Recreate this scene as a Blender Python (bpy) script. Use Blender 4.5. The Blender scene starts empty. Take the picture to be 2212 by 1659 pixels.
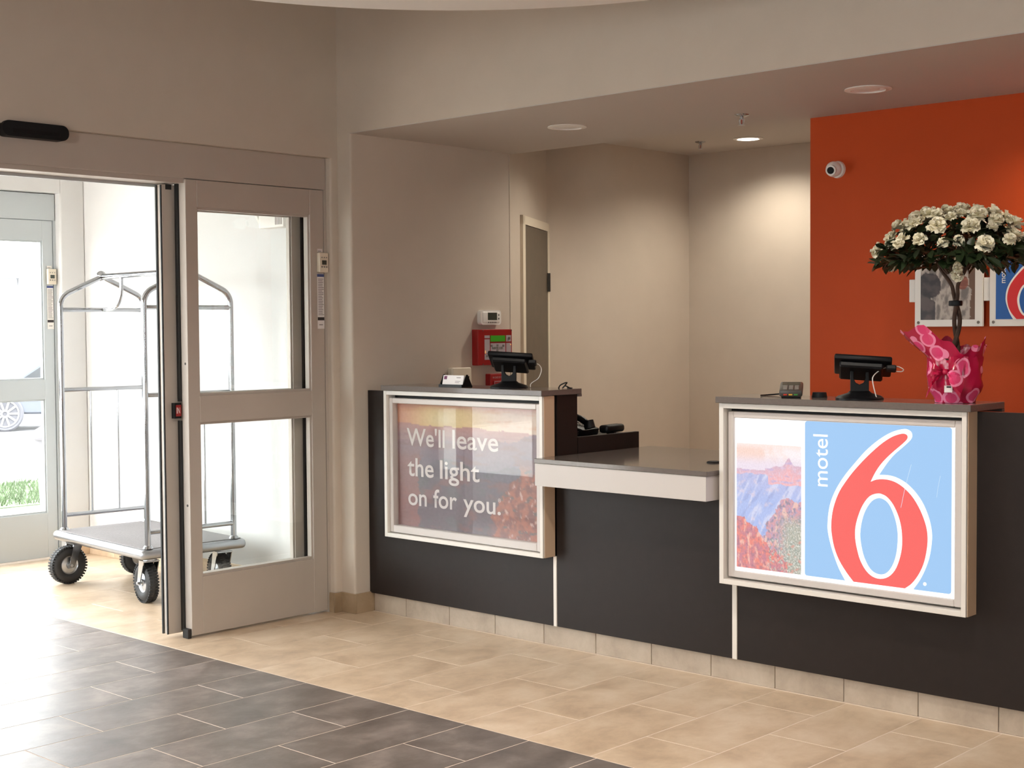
import bpy, bmesh, math, random
from mathutils import Vector, Matrix, noise

# ------------------------------------------------------------------ camera, world, light, exposure
SC = bpy.context.scene
COL = SC.collection
PI = math.pi
EYE = 1.437

cd = bpy.data.cameras.new('camera')
cam = bpy.data.objects.new('camera', cd)
COL.objects.link(cam)
cd.sensor_fit = 'HORIZONTAL'
cd.sensor_width = 36.0
cd.lens = 3063.06 / 2212 * 36.0
cd.clip_start = 0.05
cd.clip_end = 500
yaw, pit, rol = math.radians(-42.823167), math.radians(-2.2789656), math.radians(-0.40239032)
fwd = Vector((math.sin(yaw) * math.cos(pit), math.cos(yaw) * math.cos(pit), math.sin(pit)))
rgt = Vector((math.cos(yaw), -math.sin(yaw), 0))
upv = rgt.cross(fwd)
r2 = rgt * math.cos(rol) + upv * math.sin(rol)
u2 = -rgt * math.sin(rol) + upv * math.cos(rol)
M = Matrix((r2, u2, -fwd)).transposed().to_4x4()
M.translation = (0, 0, EYE)
cam.matrix_world = M
SC.camera = cam

SC.view_settings.view_transform = 'Standard'
SC.view_settings.look = 'None'
SC.view_settings.gamma = 1.0
SC.view_settings.use_curve_mapping = False
SC.view_settings.exposure = 0.0

SKY = 14.0
W = bpy.data.worlds.new('overcast_sky')
SC.world = W
W.use_nodes = True
nt = W.node_tree
nt.nodes.clear()
wo = nt.nodes.new('ShaderNodeOutputWorld')
bg = nt.nodes.new('ShaderNodeBackground')
bg.inputs[0].default_value = (0.96, 0.98, 1.0, 1)
bg.inputs[1].default_value = SKY
nt.links.new(bg.outputs[0], wo.inputs[0])
SC.cycles.max_bounces = 10
SC.cycles.diffuse_bounces = 6
SC.cycles.transparent_max_bounces = 16
SC.cycles.sample_clamp_indirect = 8.0
SC.cycles.caustics_reflective = False
SC.cycles.caustics_refractive = False


def area(name, loc, rot, sx, sy, power, col):
    ld = bpy.data.lights.new(name, 'AREA')
    ld.shape = 'RECTANGLE'
    ld.size, ld.size_y = sx, sy
    ld.energy = power
    ld.color = col
    o = bpy.data.objects.new(name, ld)
    COL.objects.link(o)
    o.location = loc
    o.rotation_euler = rot
    return o


def portal(name, loc, rot, sx, sy):
    """marks a glazed opening so the sky light coming through it is sampled well; gives no light of its own"""
    o = area(name, loc, rot, sx, sy, 1.0, (1, 1, 1))
    o.data.cycles.is_portal = True


portal('sky_portal_rear', (-1.6, -2.60, 1.55), (PI / 2, 0, PI), 1.5, 2.2)
portal('sky_portal_side', (3.10, 1.6, 1.55), (PI / 2, 0, PI / 2), 0.6, 2.2)
portal('sky_portal_vestibule', (-7.1, 1.57, 1.27), (PI / 2, 0, PI), 2.2, 2.1)
portal('sky_portal_entrance', (-8.2, 3.28, 1.15), (PI / 2, 0, -PI / 2), 2.76, 2.3)
# unseen fill light added to brighten the vestibule through its made-up left glazing
area('vestibule_fill_light', (-7.1, 1.40, 1.30), (PI / 2, 0, PI), 2.2, 2.0, 60, (0.97, 0.985, 1.0))


# ------------------------------------------------------------------ helpers
def s2l(c):
    c = c / 255.0
    return c / 12.92 if c <= 0.04045 else ((c + 0.055) / 1.055) ** 2.4


def rgb(r, g, b):
    return (s2l(r), s2l(g), s2l(b), 1.0)


def mat(name, col, rough=0.5, metal=0.0, var=0.0, vscale=6.0, bump=0.0, bscale=200.0, spec=0.5, emis=None, estr=1.0, rnd=0.0):
    m = bpy.data.materials.new(name)
    m.use_nodes = True
    n, l = m.node_tree.nodes, m.node_tree.links
    p = n['Principled BSDF']
    p.inputs['Base Color'].default_value = col
    p.inputs['Roughness'].default_value = rough
    p.inputs['Metallic'].default_value = metal
    p.inputs['Specular IOR Level'].default_value = spec
    if emis:
        p.inputs['Emission Color'].default_value = emis
        p.inputs['Emission Strength'].default_value = estr
    if var or bump:
        g = n.new('ShaderNodeNewGeometry')
    if var or rnd:
        cur = None
        if var:
            t = n.new('ShaderNodeTexNoise')
            t.inputs['Scale'].default_value = vscale
            t.inputs['Detail'].default_value = 5
            l.new(g.outputs['Position'], t.inputs['Vector'])
            mr = n.new('ShaderNodeMapRange')
            mr.inputs['From Min'].default_value = 0.3
            mr.inputs['From Max'].default_value = 0.7
            mr.inputs['To Min'].default_value = 1 - var
            mr.inputs['To Max'].default_value = 1 + var
            l.new(t.outputs['Fac'], mr.inputs['Value'])
            cur = mr.outputs[0]
        if rnd:
            oi = n.new('ShaderNodeObjectInfo')
            mr2 = n.new('ShaderNodeMapRange')
            mr2.inputs['To Min'].default_value = 1 - rnd
            mr2.inputs['To Max'].default_value = 1 + rnd
            l.new(oi.outputs['Random'], mr2.inputs['Value'])
            if cur is None:
                cur = mr2.outputs[0]
            else:
                mm = n.new('ShaderNodeMath')
                mm.operation = 'MULTIPLY'
                l.new(cur, mm.inputs[0])
                l.new(mr2.outputs[0], mm.inputs[1])
                cur = mm.outputs[0]
        vm = n.new('ShaderNodeVectorMath')
        vm.operation = 'SCALE'
        vm.inputs[0].default_value = col[:3]
        l.new(cur, vm.inputs['Scale'])
        l.new(vm.outputs[0], p.inputs['Base Color'])
    if bump:
        t2 = n.new('ShaderNodeTexNoise')
        t2.inputs['Scale'].default_value = bscale
        t2.inputs['Detail'].default_value = 3
        l.new(g.outputs['Position'], t2.inputs['Vector'])
        b = n.new('ShaderNodeBump')
        b.inputs['Strength'].default_value = bump
        b.inputs['Distance'].default_value = 0.004
        l.new(t2.outputs['Fac'], b.inputs['Height'])
        l.new(b.outputs[0], p.inputs['Normal'])
    return m


def glass_mat(name, tint, refl=1.9):
    m = bpy.data.materials.new(name)
    m.use_nodes = True
    n, l = m.node_tree.nodes, m.node_tree.links
    n.clear()
    o = n.new('ShaderNodeOutputMaterial')
    tr = n.new('ShaderNodeBsdfTransparent')
    tr.inputs[0].default_value = tint
    gl = n.new('ShaderNodeBsdfGlossy')
    gl.inputs['Roughness'].default_value = 0.0
    fr = n.new('ShaderNodeFresnel')
    fr.inputs[0].default_value = 1.5
    ml = n.new('ShaderNodeMath')
    ml.operation = 'MULTIPLY'
    ml.inputs[1].default_value = refl
    l.new(fr.outputs[0], ml.inputs[0])
    mx = n.new('ShaderNodeMixShader')
    ge = n.new('ShaderNodeNewGeometry')
    iv = n.new('ShaderNodeMath')
    iv.operation = 'SUBTRACT'
    iv.inputs[0].default_value = 1.0
    l.new(ge.outputs['Backfacing'], iv.inputs[1])
    m2 = n.new('ShaderNodeMath')
    m2.operation = 'MULTIPLY'
    l.new(ml.outputs[0], m2.inputs[0])
    l.new(iv.outputs[0], m2.inputs[1])
    l.new(m2.outputs[0], mx.inputs[0])
    l.new(tr.outputs[0], mx.inputs[1])
    l.new(gl.outputs[0], mx.inputs[2])
    l.new(mx.outputs[0], o.inputs[0])
    return m


def print_mat(name, emis=0.0, rough=0.4):
    m = bpy.data.materials.new(name)
    m.use_nodes = True
    n, l = m.node_tree.nodes, m.node_tree.links
    p = n['Principled BSDF']
    a = n.new('ShaderNodeAttribute')
    a.attribute_name = 'Col'
    p.inputs['Roughness'].default_value = rough
    if emis:
        p.inputs['Base Color'].default_value = (0.02, 0.02, 0.02, 1)
        l.new(a.outputs['Color'], p.inputs['Emission Color'])
        p.inputs['Emission Strength'].default_value = emis
    else:
        l.new(a.outputs['Color'], p.inputs['Base Color'])
    return m


def tile_mat(name, c0, c1, c2, rough, spec=0.5):
    """stone-look porcelain: cloudy streaks, a little different on every tile"""
    m = bpy.data.materials.new(name)
    m.use_nodes = True
    n, l = m.node_tree.nodes, m.node_tree.links
    p = n['Principled BSDF']
    g = n.new('ShaderNodeNewGeometry')
    oi = n.new('ShaderNodeObjectInfo')
    ad = n.new('ShaderNodeVectorMath')
    ad.operation = 'MULTIPLY_ADD'
    ad.inputs[1].default_value = (2.3, 1.7, 2.0)
    cx = n.new('ShaderNodeCombineXYZ')
    mu = n.new('ShaderNodeMath')
    mu.operation = 'MULTIPLY'
    mu.inputs[1].default_value = 3.0
    l.new(oi.outputs['Random'], mu.inputs[0])
    l.new(mu.outputs[0], cx.inputs[2])
    l.new(g.outputs['Position'], ad.inputs[0])
    l.new(cx.outputs[0], ad.inputs[2])
    t = n.new('ShaderNodeTexNoise')
    t.inputs['Scale'].default_value = 2.3
    t.inputs['Detail'].default_value = 8
    t.inputs['Roughness'].default_value = 0.66
    t.inputs['Distortion'].default_value = 0.25
    l.new(ad.outputs[0], t.inputs['Vector'])
    cr = n.new('ShaderNodeValToRGB')
    cr.color_ramp.elements[0].position = 0.3
    cr.color_ramp.elements[0].color = c0
    cr.color_ramp.elements[1].position = 0.72
    cr.color_ramp.elements[1].color = c2
    e = cr.color_ramp.elements.new(0.5)
    e.color = c1
    l.new(t.outputs['Fac'], cr.inputs[0])
    l.new(cr.outputs[0], p.inputs['Base Color'])
    p.inputs['Roughness'].default_value = rough
    p.inputs['Specular IOR Level'].default_value = spec
    t2 = n.new('ShaderNodeTexNoise')
    t2.inputs['Scale'].default_value = 90
    l.new(g.outputs['Position'], t2.inputs['Vector'])
    b = n.new('ShaderNodeBump')
    b.inputs['Strength'].default_value = 0.12
    b.inputs['Distance'].default_value = 0.002
    l.new(t2.outputs['Fac'], b.inputs['Height'])
    l.new(b.outputs[0], p.inputs['Normal'])
    return m


class MB:
    def __init__(self):
        self.bm = bmesh.new()

    def _add(self, bm2, mtx=None):
        if mtx is not None:
            bmesh.ops.transform(bm2, matrix=mtx, verts=bm2.verts)
        me = bpy.data.meshes.new('tmp')
        bm2.to_mesh(me)
        bm2.free()
        self.bm.from_mesh(me)
        bpy.data.meshes.remove(me)
        return self

    def box(self, x0, x1, y0, y1, z0, z1, bev=0.0, seg=1, edges=None, mtx=None):
        b = bmesh.new()
        bmesh.ops.create_cube(b, size=1.0)
        for v in b.verts:
            v.co = Vector(((x0 + x1) / 2 + v.co.x * (x1 - x0), (y0 + y1) / 2 + v.co.y * (y1 - y0), (z0 + z1) / 2 + v.co.z * (z1 - z0)))
        if bev:
            es = b.edges[:]
            if edges is not None:
                ax = 'xyz'.index(edges)
                es = [e for e in es if abs((e.verts[0].co - e.verts[1].co)[ax]) > 1e-6]
            bmesh.ops.bevel(b, geom=es, offset=bev, segments=seg, profile=0.5, affect='EDGES')
        return self._add(b, mtx)

    def cyl(self, p0, p1, r0, r1=None, seg=20, cap=True):
        p0, p1 = Vector(p0), Vector(p1)
        r1 = r0 if r1 is None else r1
        d = p1 - p0
        b = bmesh.new()
        bmesh.ops.create_cone(b, cap_ends=cap, segments=seg, radius1=r0, radius2=r1, depth=d.length)
        q = Vector((0, 0, 1)).rotation_difference(d.normalized())
        return self._add(b, Matrix.Translation((p0 + p1) / 2) @ q.to_matrix().to_4x4())

    def sphere(self, c, r, sx=1, sy=1, sz=1, u=20, v=12):
        b = bmesh.new()
        bmesh.ops.create_uvsphere(b, u_segments=u, v_segments=v, radius=r)
        return self._add(b, Matrix.Translation(c) @ Matrix.Diagonal((sx, sy, sz, 1)))

    def lathe(self, prof, seg=32, mtx=None, close=False):
        """prof: list of (r, z); revolved about Z"""
        b = bmesh.new()
        rings = []
        for r, z in prof:
            if r < 1e-6:
                rings.append([b.verts.new((0, 0, z))])
            else:
                rings.append([b.verts.new((r * math.cos(2 * PI * k / seg), r * math.sin(2 * PI * k / seg), z)) for k in range(seg)])
        pairs = list(zip(rings, rings[1:]))
        if close:
            pairs.append((rings[-1], rings[0]))
        for a, c in pairs:
            for k in range(seg):
                k2 = (k + 1) % seg
                f = []
                if len(a) == 1 and len(c) == 1:
                    continue
                if len(a) == 1:
                    f = [a[0], c[k2], c[k]]
                elif len(c) == 1:
                    f = [a[k], a[k2], c[0]]
                else:
                    f = [a[k], a[k2], c[k2], c[k]]
                b.faces.new(f)
        bmesh.ops.recalc_face_normals(b, faces=b.faces)
        return self._add(b, mtx)

    def tube(self, pts, r, seg=10, rend=None):
        pts = [Vector(p) for p in pts]
        b = bmesh.new()
        rings = []
        N = len(pts)
        ref = None
        for i, p in enumerate(pts):
            t = (pts[min(i + 1, N - 1)] - pts[max(i - 1, 0)]).normalized()
            if ref is None:
                ref = t.orthogonal().normalized()
            ref = (ref - t * ref.dot(t)).normalized()
            bn = t.cross(ref)
            rr = r if rend is None else r + (rend - r) * i / (N - 1)
            rings.append([b.verts.new(p + (ref * math.cos(2 * PI * k / seg) + bn * math.sin(2 * PI * k / seg)) * rr) for k in range(seg)])
        for a, c in zip(rings, rings[1:]):
            for k in range(seg):
                b.faces.new((a[k], a[(k + 1) % seg], c[(k + 1) % seg], c[k]))
        b.faces.new(rings[0][::-1])
        b.faces.new(rings[-1])
        return self._add(b)

    def prism(self, poly, y0, y1, bev=0.0):
        """poly in (x, z), extruded along Y from y0 (front) to y1"""
        b = bmesh.new()
        vs = [b.verts.new((x, y0, z)) for x, z in poly]
        f = b.faces.new(vs)
        r = bmesh.ops.extrude_face_region(b, geom=[f])
        for e in r['geom']:
            if isinstance(e, bmesh.types.BMVert):
                e.co.y = y1
        bmesh.ops.recalc_face_normals(b, faces=b.faces)
        if bev:
            bmesh.ops.bevel(b, geom=b.edges[:], offset=bev, segments=1, affect='EDGES')
        return self._add(b)

    def flat(self, verts, faces):
        vs = [self.bm.verts.new(v) for v in verts]
        for f in faces:
            self.bm.faces.new([vs[i] for i in f])
        return self

    def xf(self, mtx):
        bmesh.ops.transform(self.bm, matrix=mtx, verts=self.bm.verts)
        return self


def origin(o):
    while o.parent is not None:
        o = o.parent
    return o.location.copy()


def obj(name, mb, m, parent=None, local=False, smooth=False, sharp=35):
    """link the collected shape as ONE mesh object; world coordinates unless local"""
    bm = mb.bm
    if parent is not None and not local:
        bmesh.ops.translate(bm, vec=-origin(parent), verts=bm.verts)
    if smooth:
        for f in bm.faces:
            f.smooth = True
        for e in bm.edges:
            if len(e.link_faces) == 2 and e.calc_face_angle(0) > math.radians(sharp):
                e.smooth = False
    me = bpy.data.meshes.new(name)
    bm.to_mesh(me)
    bm.free()
    me.materials.append(m)
    o = bpy.data.objects.new(name, me)
    COL.objects.link(o)
    if parent is not None:
        o.parent = parent
    return o


def thing(name, label, cat, loc=(0, 0, 0), rz=0, group=None):
    o = bpy.data.objects.new(name, None)
    COL.objects.link(o)
    o.empty_display_size = 0.1
    o.location = loc
    o.rotation_euler = (0, 0, rz)
    o['label'] = label
    o['category'] = cat
    if group:
        o['group'] = group
    return o


def tag(o, label, cat, group=None):
    o['label'] = label
    o['category'] = cat
    if group:
        o['group'] = group
    return o


def struct(name, mb, m, parent=None, smooth=False):
    o = obj(name, mb, m, parent, smooth=smooth)
    if parent is None:
        o['kind'] = 'structure'
    return o


def sempty(name):
    o = bpy.data.objects.new(name, None)
    COL.objects.link(o)
    o['kind'] = 'structure'
    return o


def dup_tree(root):
    r = root.copy()
    COL.objects.link(r)
    for ch in list(root.children):
        c = ch.copy()
        COL.objects.link(c)
        c.parent = r
        for g in list(ch.children):
            d = g.copy()
            COL.objects.link(d)
            d.parent = c
    return r


def text_mesh(name, body, m, parent, x0, z0, w, y, h=None, rot=False, bold=0.0, sx=None, plane='y', spacing=1.0, depth=0.0):
    """flat lettering facing -Y: left end x0, baseline z0, total width w (letters' own height unless h)"""
    cu = bpy.data.curves.new(name, 'FONT')
    cu.body = body
    cu.size = 1.0
    cu.offset = bold
    cu.space_character = spacing
    cu.resolution_u = 4
    to = bpy.data.objects.new('tmp_text', cu)
    COL.objects.link(to)
    bpy.context.view_layer.update()
    me = bpy.data.meshes.new_from_object(to.evaluated_get(bpy.context.evaluated_depsgraph_get()))
    bpy.data.objects.remove(to)
    xs = [v.co.x for v in me.vertices]
    zs = [v.co.y for v in me.vertices]
    xa, xb, za, zb = min(xs), max(xs), min(zs), max(zs)
    k = w / (xb - xa)
    kz = k if h is None else h / (zb - max(za, 0) if h > 0 else 1)
    off = origin(parent) if parent else Vector((0, 0, 0))
    for v in me.vertices:
        a, c = (v.co.x - xa) * k, v.co.y * kz
        if plane == 'y':
            p = Vector((x0 - c, y, z0 + a)) if rot else Vector((x0 + a, y, z0 + c))
        elif plane == 'x':      # on a wall facing +X, reading along +Y
            p = Vector((y, x0 + a, z0 + c))
        v.co = p - off
    me.materials.clear()
    me.materials.append(m)
    me.name = name
    o = bpy.data.objects.new(name, me)
    COL.objects.link(o)
    if parent:
        o.parent = parent
    return o


def print_grid(name, x0, x1, z0, z1, nx, nz, y, fn, m, parent, plane='y'):
    """flat print: a fine grid of colour cells; fn(u, v) -> sRGB 0..255, u left to right, v top to bottom"""
    vs, fs, cs = [], [], []
    off = origin(parent)
    for j in range(nz + 1):
        for i in range(nx + 1):
            u, v = i / nx, j / nz
            p = Vector((x0 + (x1 - x0) * u, y, z1 + (z0 - z1) * v)) - off
            vs.append(p)
            c = fn(u, v)
            cs.extend((s2l(max(0, min(255, c[0]))), s2l(max(0, min(255, c[1]))), s2l(max(0, min(255, c[2]))), 1.0))
    for j in range(nz):
        for i in range(nx):
            a = j * (nx + 1) + i
            fs.append((a, a + nx + 1, a + nx + 2, a + 1))
    me = bpy.data.meshes.new(name)
    me.from_pydata(vs, [], fs)
    at = me.color_attributes.new('Col', 'FLOAT_COLOR', 'POINT')
    at.data.foreach_set('color', cs)
    me.materials.append(m)
    o = bpy.data.objects.new(name, me)
    COL.objects.link(o)
    o.parent = parent
    return o


def fbm(x, y, s=0.0, o=5):
    return noise.fractal(Vector((x, y, s)), 1.0, 2.0, o)      # about -1..1


def lerp(a, b, t):
    t = max(0.0, min(1.0, t))
    return tuple(p + (q - p) * t for p, q in zip(a, b))


def smooth(a, b, x):
    t = max(0.0, min(1.0, (x - a) / (b - a)))
    return t * t * (3 - 2 * t)


# ------------------------------------------------------------------ materials
PAINT = mat('greige_wall_paint', (0.575, 0.495, 0.415, 1), 0.65, var=0.02, bump=0.10, bscale=260)
VPAINT = mat('cream_vestibule_paint', (0.70, 0.695, 0.685, 1), 0.6, var=0.015, bump=0.06, bscale=260)
CEIL = mat('greige_ceiling_paint', (0.52, 0.47, 0.43, 1), 0.7, bump=0.06, bscale=300)
WHITEC = mat('white_cloud_paint', (0.88, 0.86, 0.83, 1), 0.7, bump=0.05, bscale=300)
ORANGE = mat('orange_wall_paint', rgb(188, 72, 27), 0.6, spec=0.2, var=0.02, bump=0.08, bscale=260)
GROUT = mat('pale_grout', rgb(238, 222, 208), 0.85, var=0.05, vscale=30)
TBEIGE = tile_mat('beige_stone_tile', rgb(184, 159, 132), rgb(210, 186, 158), rgb(226, 206, 182), 0.36)
TDARK = tile_mat('taupe_stone_tile', rgb(76, 66, 62), rgb(108, 97, 91), rgb(146, 134, 128), 0.40, 0.75)
TBASE = tile_mat('grey_beige_base_tile', rgb(158, 143, 128), rgb(178, 164, 148), rgb(194, 182, 166), 0.4)
ALU = mat('satin_champagne_aluminium', rgb(190, 180, 170), 0.45, metal=0.2, var=0.02, bump=0.03, bscale=500)
ALUX = mat('clear_aluminium', rgb(190, 196, 198), 0.4, metal=0.3)
RUBBER = mat('black_rubber_gasket', (0.012, 0.012, 0.012, 1), 0.6)
GLASS = glass_mat('door_glass', (0.985, 0.995, 0.99, 1))
WINGLASS = glass_mat('window_glass', (0.97, 0.985, 0.98, 1))
DARKLAM = mat('dark_espresso_laminate', rgb(39, 32, 30), 0.45, spec=0.25, var=0.06, vscale=25, bump=0.05, bscale=120)
QUARTZ = mat('grey_quartz', rgb(108, 100, 96), 0.12, var=0.05, vscale=90)
WHITELAM = mat('white_grey_laminate', rgb(200, 193, 188), 0.4)
FRAMEW = mat('pale_anodised_frame', rgb(226, 221, 214), 0.35)
TANLAM = mat('tan_laminate', rgb(206, 178, 150), 0.45)
SNAP = mat('satin_silver_snap_frame', rgb(205, 198, 194), 0.35)
BLACKGAP = mat('black_gap', (0.01, 0.01, 0.012, 1), 0.6)
BLACKP = mat('black_plastic', (0.006, 0.006, 0.007, 1), 0.4, spec=0.2)
BLACKM = mat('black_matte_plastic', (0.009, 0.010, 0.011, 1), 0.5, spec=0.2)
CREAM = mat('ivory_plastic', rgb(226, 214, 194), 0.4)
WHITEP = mat('white_plastic', rgb(236, 232, 226), 0.35)
GREYP = mat('grey_plastic', rgb(120, 116, 112), 0.4)
LCD = mat('dark_lcd', rgb(62, 66, 58), 0.2)
REDP = mat('red_enamel', rgb(150, 16, 20), 0.3)
REDD = mat('dark_red_print', rgb(120, 16, 20), 0.4)
CHROME = mat('chrome', (0.42, 0.43, 0.45, 1), 0.10, metal=1.0)
STEELW = mat('brushed_steel', (0.55, 0.56, 0.58, 1), 0.3, metal=1.0)
CARPET = mat('grey_deck_carpet', rgb(146, 142, 142), 0.95, var=0.12, vscale=160, bump=0.4, bscale=400)
TYRE = mat('black_tyre_rubber', (0.025, 0.025, 0.026, 1), 0.65)
DOORWOOD = mat('dark_brown_door', rgb(94, 82, 68), 0.45, var=0.08, vscale=14)
LEAFM = mat('dark_green_leaf', rgb(34, 48, 24), 0.4, rnd=0.35)
PETAL = mat('white_azalea_petal', rgb(236, 230, 206), 0.55, rnd=0.06)
BARK = mat('brown_bark', rgb(70, 50, 38), 0.8, var=0.25, vscale=60, bump=0.5, bscale=150)
SOIL = mat('potting_soil', rgb(44, 32, 26), 0.95, bump=0.8, bscale=120)
WHITECORD = mat('white_cable_plastic', rgb(228, 224, 218), 0.4)
PAPER = mat('white_card', rgb(232, 226, 224), 0.6)
PURPLE = mat('purple_print', rgb(106, 40, 84), 0.6)
GREYINK = mat('grey_ink', rgb(120, 112, 110), 0.7)
DARKINK = mat('dark_ink', rgb(50, 42, 42), 0.6)
BLUEINK = mat('blue_ink', rgb(70, 84, 136), 0.6)
MULLG = mat('dark_grey_steel', rgb(70, 66, 62), 0.4)

# ------------------------------------------------------------------ floor and its tiles
fl = MB().box(-8.4, 3.4, -2.9, 8.5, -0.20, -0.0006)
floor = struct('floor', fl, GROUT)
tile_cache = {}


def floor_tile(x0, x1, y0, y1, m):
    g = 0.002
    w, h = round(x1 - x0, 3), round(y1 - y0, 3)
    if w < 0.03 or h < 0.03:
        return
    key = (w, h, m.name)
    if key not in tile_cache:
        b = bmesh.new()
        W2, H2 = w / 2 - g, h / 2 - g
        c = 0.0006
        lo = [b.verts.new((sx * W2, sy * H2, -0.008)) for sx, sy in ((-1, -1), (1, -1), (1, 1), (-1, 1))]
        mi = [b.verts.new((sx * W2, sy * H2, -c)) for sx, sy in ((-1, -1), (1, -1), (1, 1), (-1, 1))]
        hi = [b.verts.new((sx * (W2 - c), sy * (H2 - c), 0)) for sx, sy in ((-1, -1), (1, -1), (1, 1), (-1, 1))]
        for A, B in ((lo, mi), (mi, hi)):
            for k in range(4):
                b.faces.new((A[k], A[(k + 1) % 4], B[(k + 1) % 4], B[k]))
        b.faces.new(hi)
        me = bpy.data.meshes.new('tile')
        b.to_mesh(me)
        b.free()
        me.materials.append(m)
        tile_cache[key] = me
    o = bpy.data.objects.new('tile', tile_cache[key])
    COL.objects.link(o)
    o.location = ((x0 + x1) / 2, (y0 + y1) / 2, 0)
    o.parent = floor


PX, PY = 0.305, 0.614
BND = 3.616
for i in range(-16, 13):
    # taupe field: columns run away from the counter, half-bond
    xa = -3.588 + PX * i
    xb = xa + PX
    if xb > -8.2 and xa < 0.2:
        xa2 = max(xa, -8.2)
        y1 = BND
        y0 = 3.303 if i % 2 == 0 else 3.0
        while y1 > 1.2:
            floor_tile(xa2, xb, max(y0, 1.2), y1, TDARK)
            y1 = y0
            y0 -= PY
    # beige border along the counter
    xa = -3.6175 + PX * i
    xb = xa + PX
    if xb > -8.2 and xa < -0.4:
        top = 4.775 if xa > -5.7 else 4.83
        xa2 = max(xa, -8.2)
        j = [3.926, 4.54] if i % 2 == 0 else [4.233]
        ys = [BND] + j + [top]
        for a, b_ in zip(ys, ys[1:]):
            floor_tile(xa2, xb, a, b_, TBEIGE)

# ------------------------------------------------------------------ room shell
ZS = 2.413      # soffit over the counter
YF = 4.67       # face of the bulkhead / end of the side wall
YO = 5.873      # orange wall
ZB = 2.64       # ceiling of the back office
XS = -5.415     # side wall face
XW = -5.515     # entrance wall face in the lobby
HZ = 3.35       # lobby ceiling

w = MB()
w.box(-5.75, XW, 1.95, 4.622, 2.292, HZ)
w.box(-5.75, XW, -2.9, 1.95, 0, HZ)
w.box(-5.75, XW, 4.622, YF + 0.02, 2.292, HZ)
w.box(-5.75, XW, 4.622, YF + 0.02, 0, 2.292, 0.012, 3, 'z')
struct('wall_left', w, PAINT, smooth=True)

w = MB().box(-5.75, XS, YF, 5.835, 0, ZS, 0.012, 3, 'z')
struct('wall_side', w, PAINT, smooth=True)

w = MB().box(-5.75, 3.3, YF, YO, ZS, HZ)
struct('wall_bulkhead', w, PAINT)
w = MB().box(-5.5, 3.3, YF + 0.002, YO, ZS - 0.004, ZS)
struct('ceiling_soffit', w, CEIL)
struct('ceiling_lobby', MB().box(-5.75, 3.4, -2.9, 5.0, HZ, HZ + 0.1), CEIL)
# round dropped ceiling
cl = MB().lathe([(0, 2.65), (1.675, 2.65), (1.69, 2.655), (1.69, 2.80), (0, 2.80)], 96, Matrix.Translation((-2.71, 2.67, 0)))
cl.box(-2.8, -2.6, 2.5, 2.8, 2.79, HZ)
struct('ceiling_cloud', cl, WHITEC, smooth=True)

struct('wall_orange', MB().box(-3.521, 3.3, YO, YO + 0.12, 0, ZS), ORANGE)
# angled wall with the office door
A = Vector((-5.415, 5.835, 0))
Dv = Vector((-0.492, 0.8706, 0)).normalized()
Nv = Vector((Dv.y, -Dv.x, 0))          # faces the counter
AM = Matrix((Dv, -Nv, Vector((0, 0, 1)))).transposed().to_4x4()
AM.translation = A
wa = MB()
wa.box(0, 0.27, 0, 0.12, 0, ZB + 0.1)
wa.box(0.97, 1.12, 0, 0.12, 0, ZB + 0.1)
wa.box(0.27, 0.97, 0, 0.12, 2.06, ZB + 0.1)
wa.xf(AM)
struct('wall_angled', wa, PAINT)
dr = sempty('door_2')
fr = MB().box(0.25, 0.315, -0.018, 0.13, 0, 2.085).box(0.945, 0.99, -0.018, 0.13, 0, 2.085).box(0.25, 0.99, -0.018, 0.13, 2.035, 2.085)
obj('door_frame', fr.xf(AM), CREAM, dr)
obj('door_leaf', MB().box(0.318, 0.942, -0.015, 0.030, 0.01, 2.032, 0.002).xf(AM), DOORWOOD, dr)
hg = MB().cyl((0.948, -0.026, 1.66), (0.948, -0.026, 1.775), 0.007, seg=10).box(0.925, 0.948, -0.022, -0.016, 1.66, 1.775).box(0.95, 0.985, -0.024, -0.018, 1.66, 1.775)
obj('hinge', hg.xf(AM), MULLG, dr)
hg = MB().cyl((0.948, -0.026, 0.25), (0.948, -0.026, 0.365), 0.007, seg=10).box(0.925, 0.948, -0.022, -0.016, 0.25, 0.365).box(0.95, 0.985, -0.024, -0.018, 0.25, 0.365)
obj('hinge', hg.xf(AM), MULLG, dr)
XL, YB = -5.905, 8.22
struct('wall_office_left', MB().box(XL - 0.12, XL, 6.70, YB + 0.1, 0, ZB + 0.1), PAINT)
struct('wall_office_back', MB().box(XL - 0.12, 0.5, YB, YB + 0.12, 0, ZB + 0.1), PAINT)
struct('wall_office_right', MB().box(0.38, 0.5, YO + 0.12, YB, 0, ZB + 0.1), PAINT)
struct('ceiling_office', MB().box(XL - 0.12, 0.5, YO + 0.0, YB + 0.1, ZB, ZB + 0.1).box(-6.1, XS, 5.8, 6.9, ZB, ZB + 0.1), CEIL)

# lobby walls behind and beside the camera, with windows added for their daylight
wr = MB()
wr.box(-5.75, -2.35, -2.72, -2.6, 0, HZ).box(-0.85, 3.4, -2.72, -2.6, 0, HZ).box(-2.35, -0.85, -2.72, -2.6, 0, 0.45).box(-2.35, -0.85, -2.72, -2.6, 2.65, HZ)
struct('wall_rear', wr, PAINT)
wi = sempty('window_added_1')
f = MB()
for k in range(3):
    xx = -2.35 + 0.75 * k
    f.box(xx - 0.03, xx + 0.03, -2.69, -2.63, 0.45, 2.65)
f.box(-2.35, -0.85, -2.69, -2.63, 0.45, 0.51).box(-2.35, -0.85, -2.69, -2.63, 2.59, 2.65)
obj('window_frame', f, ALU, wi)
for k in range(2):
    obj('pane', MB().box(-2.32 + 0.75 * k, -2.38 + 0.75 * (k + 1), -2.663, -2.657, 0.51, 2.59), WINGLASS, wi)
wr = MB()
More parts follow.
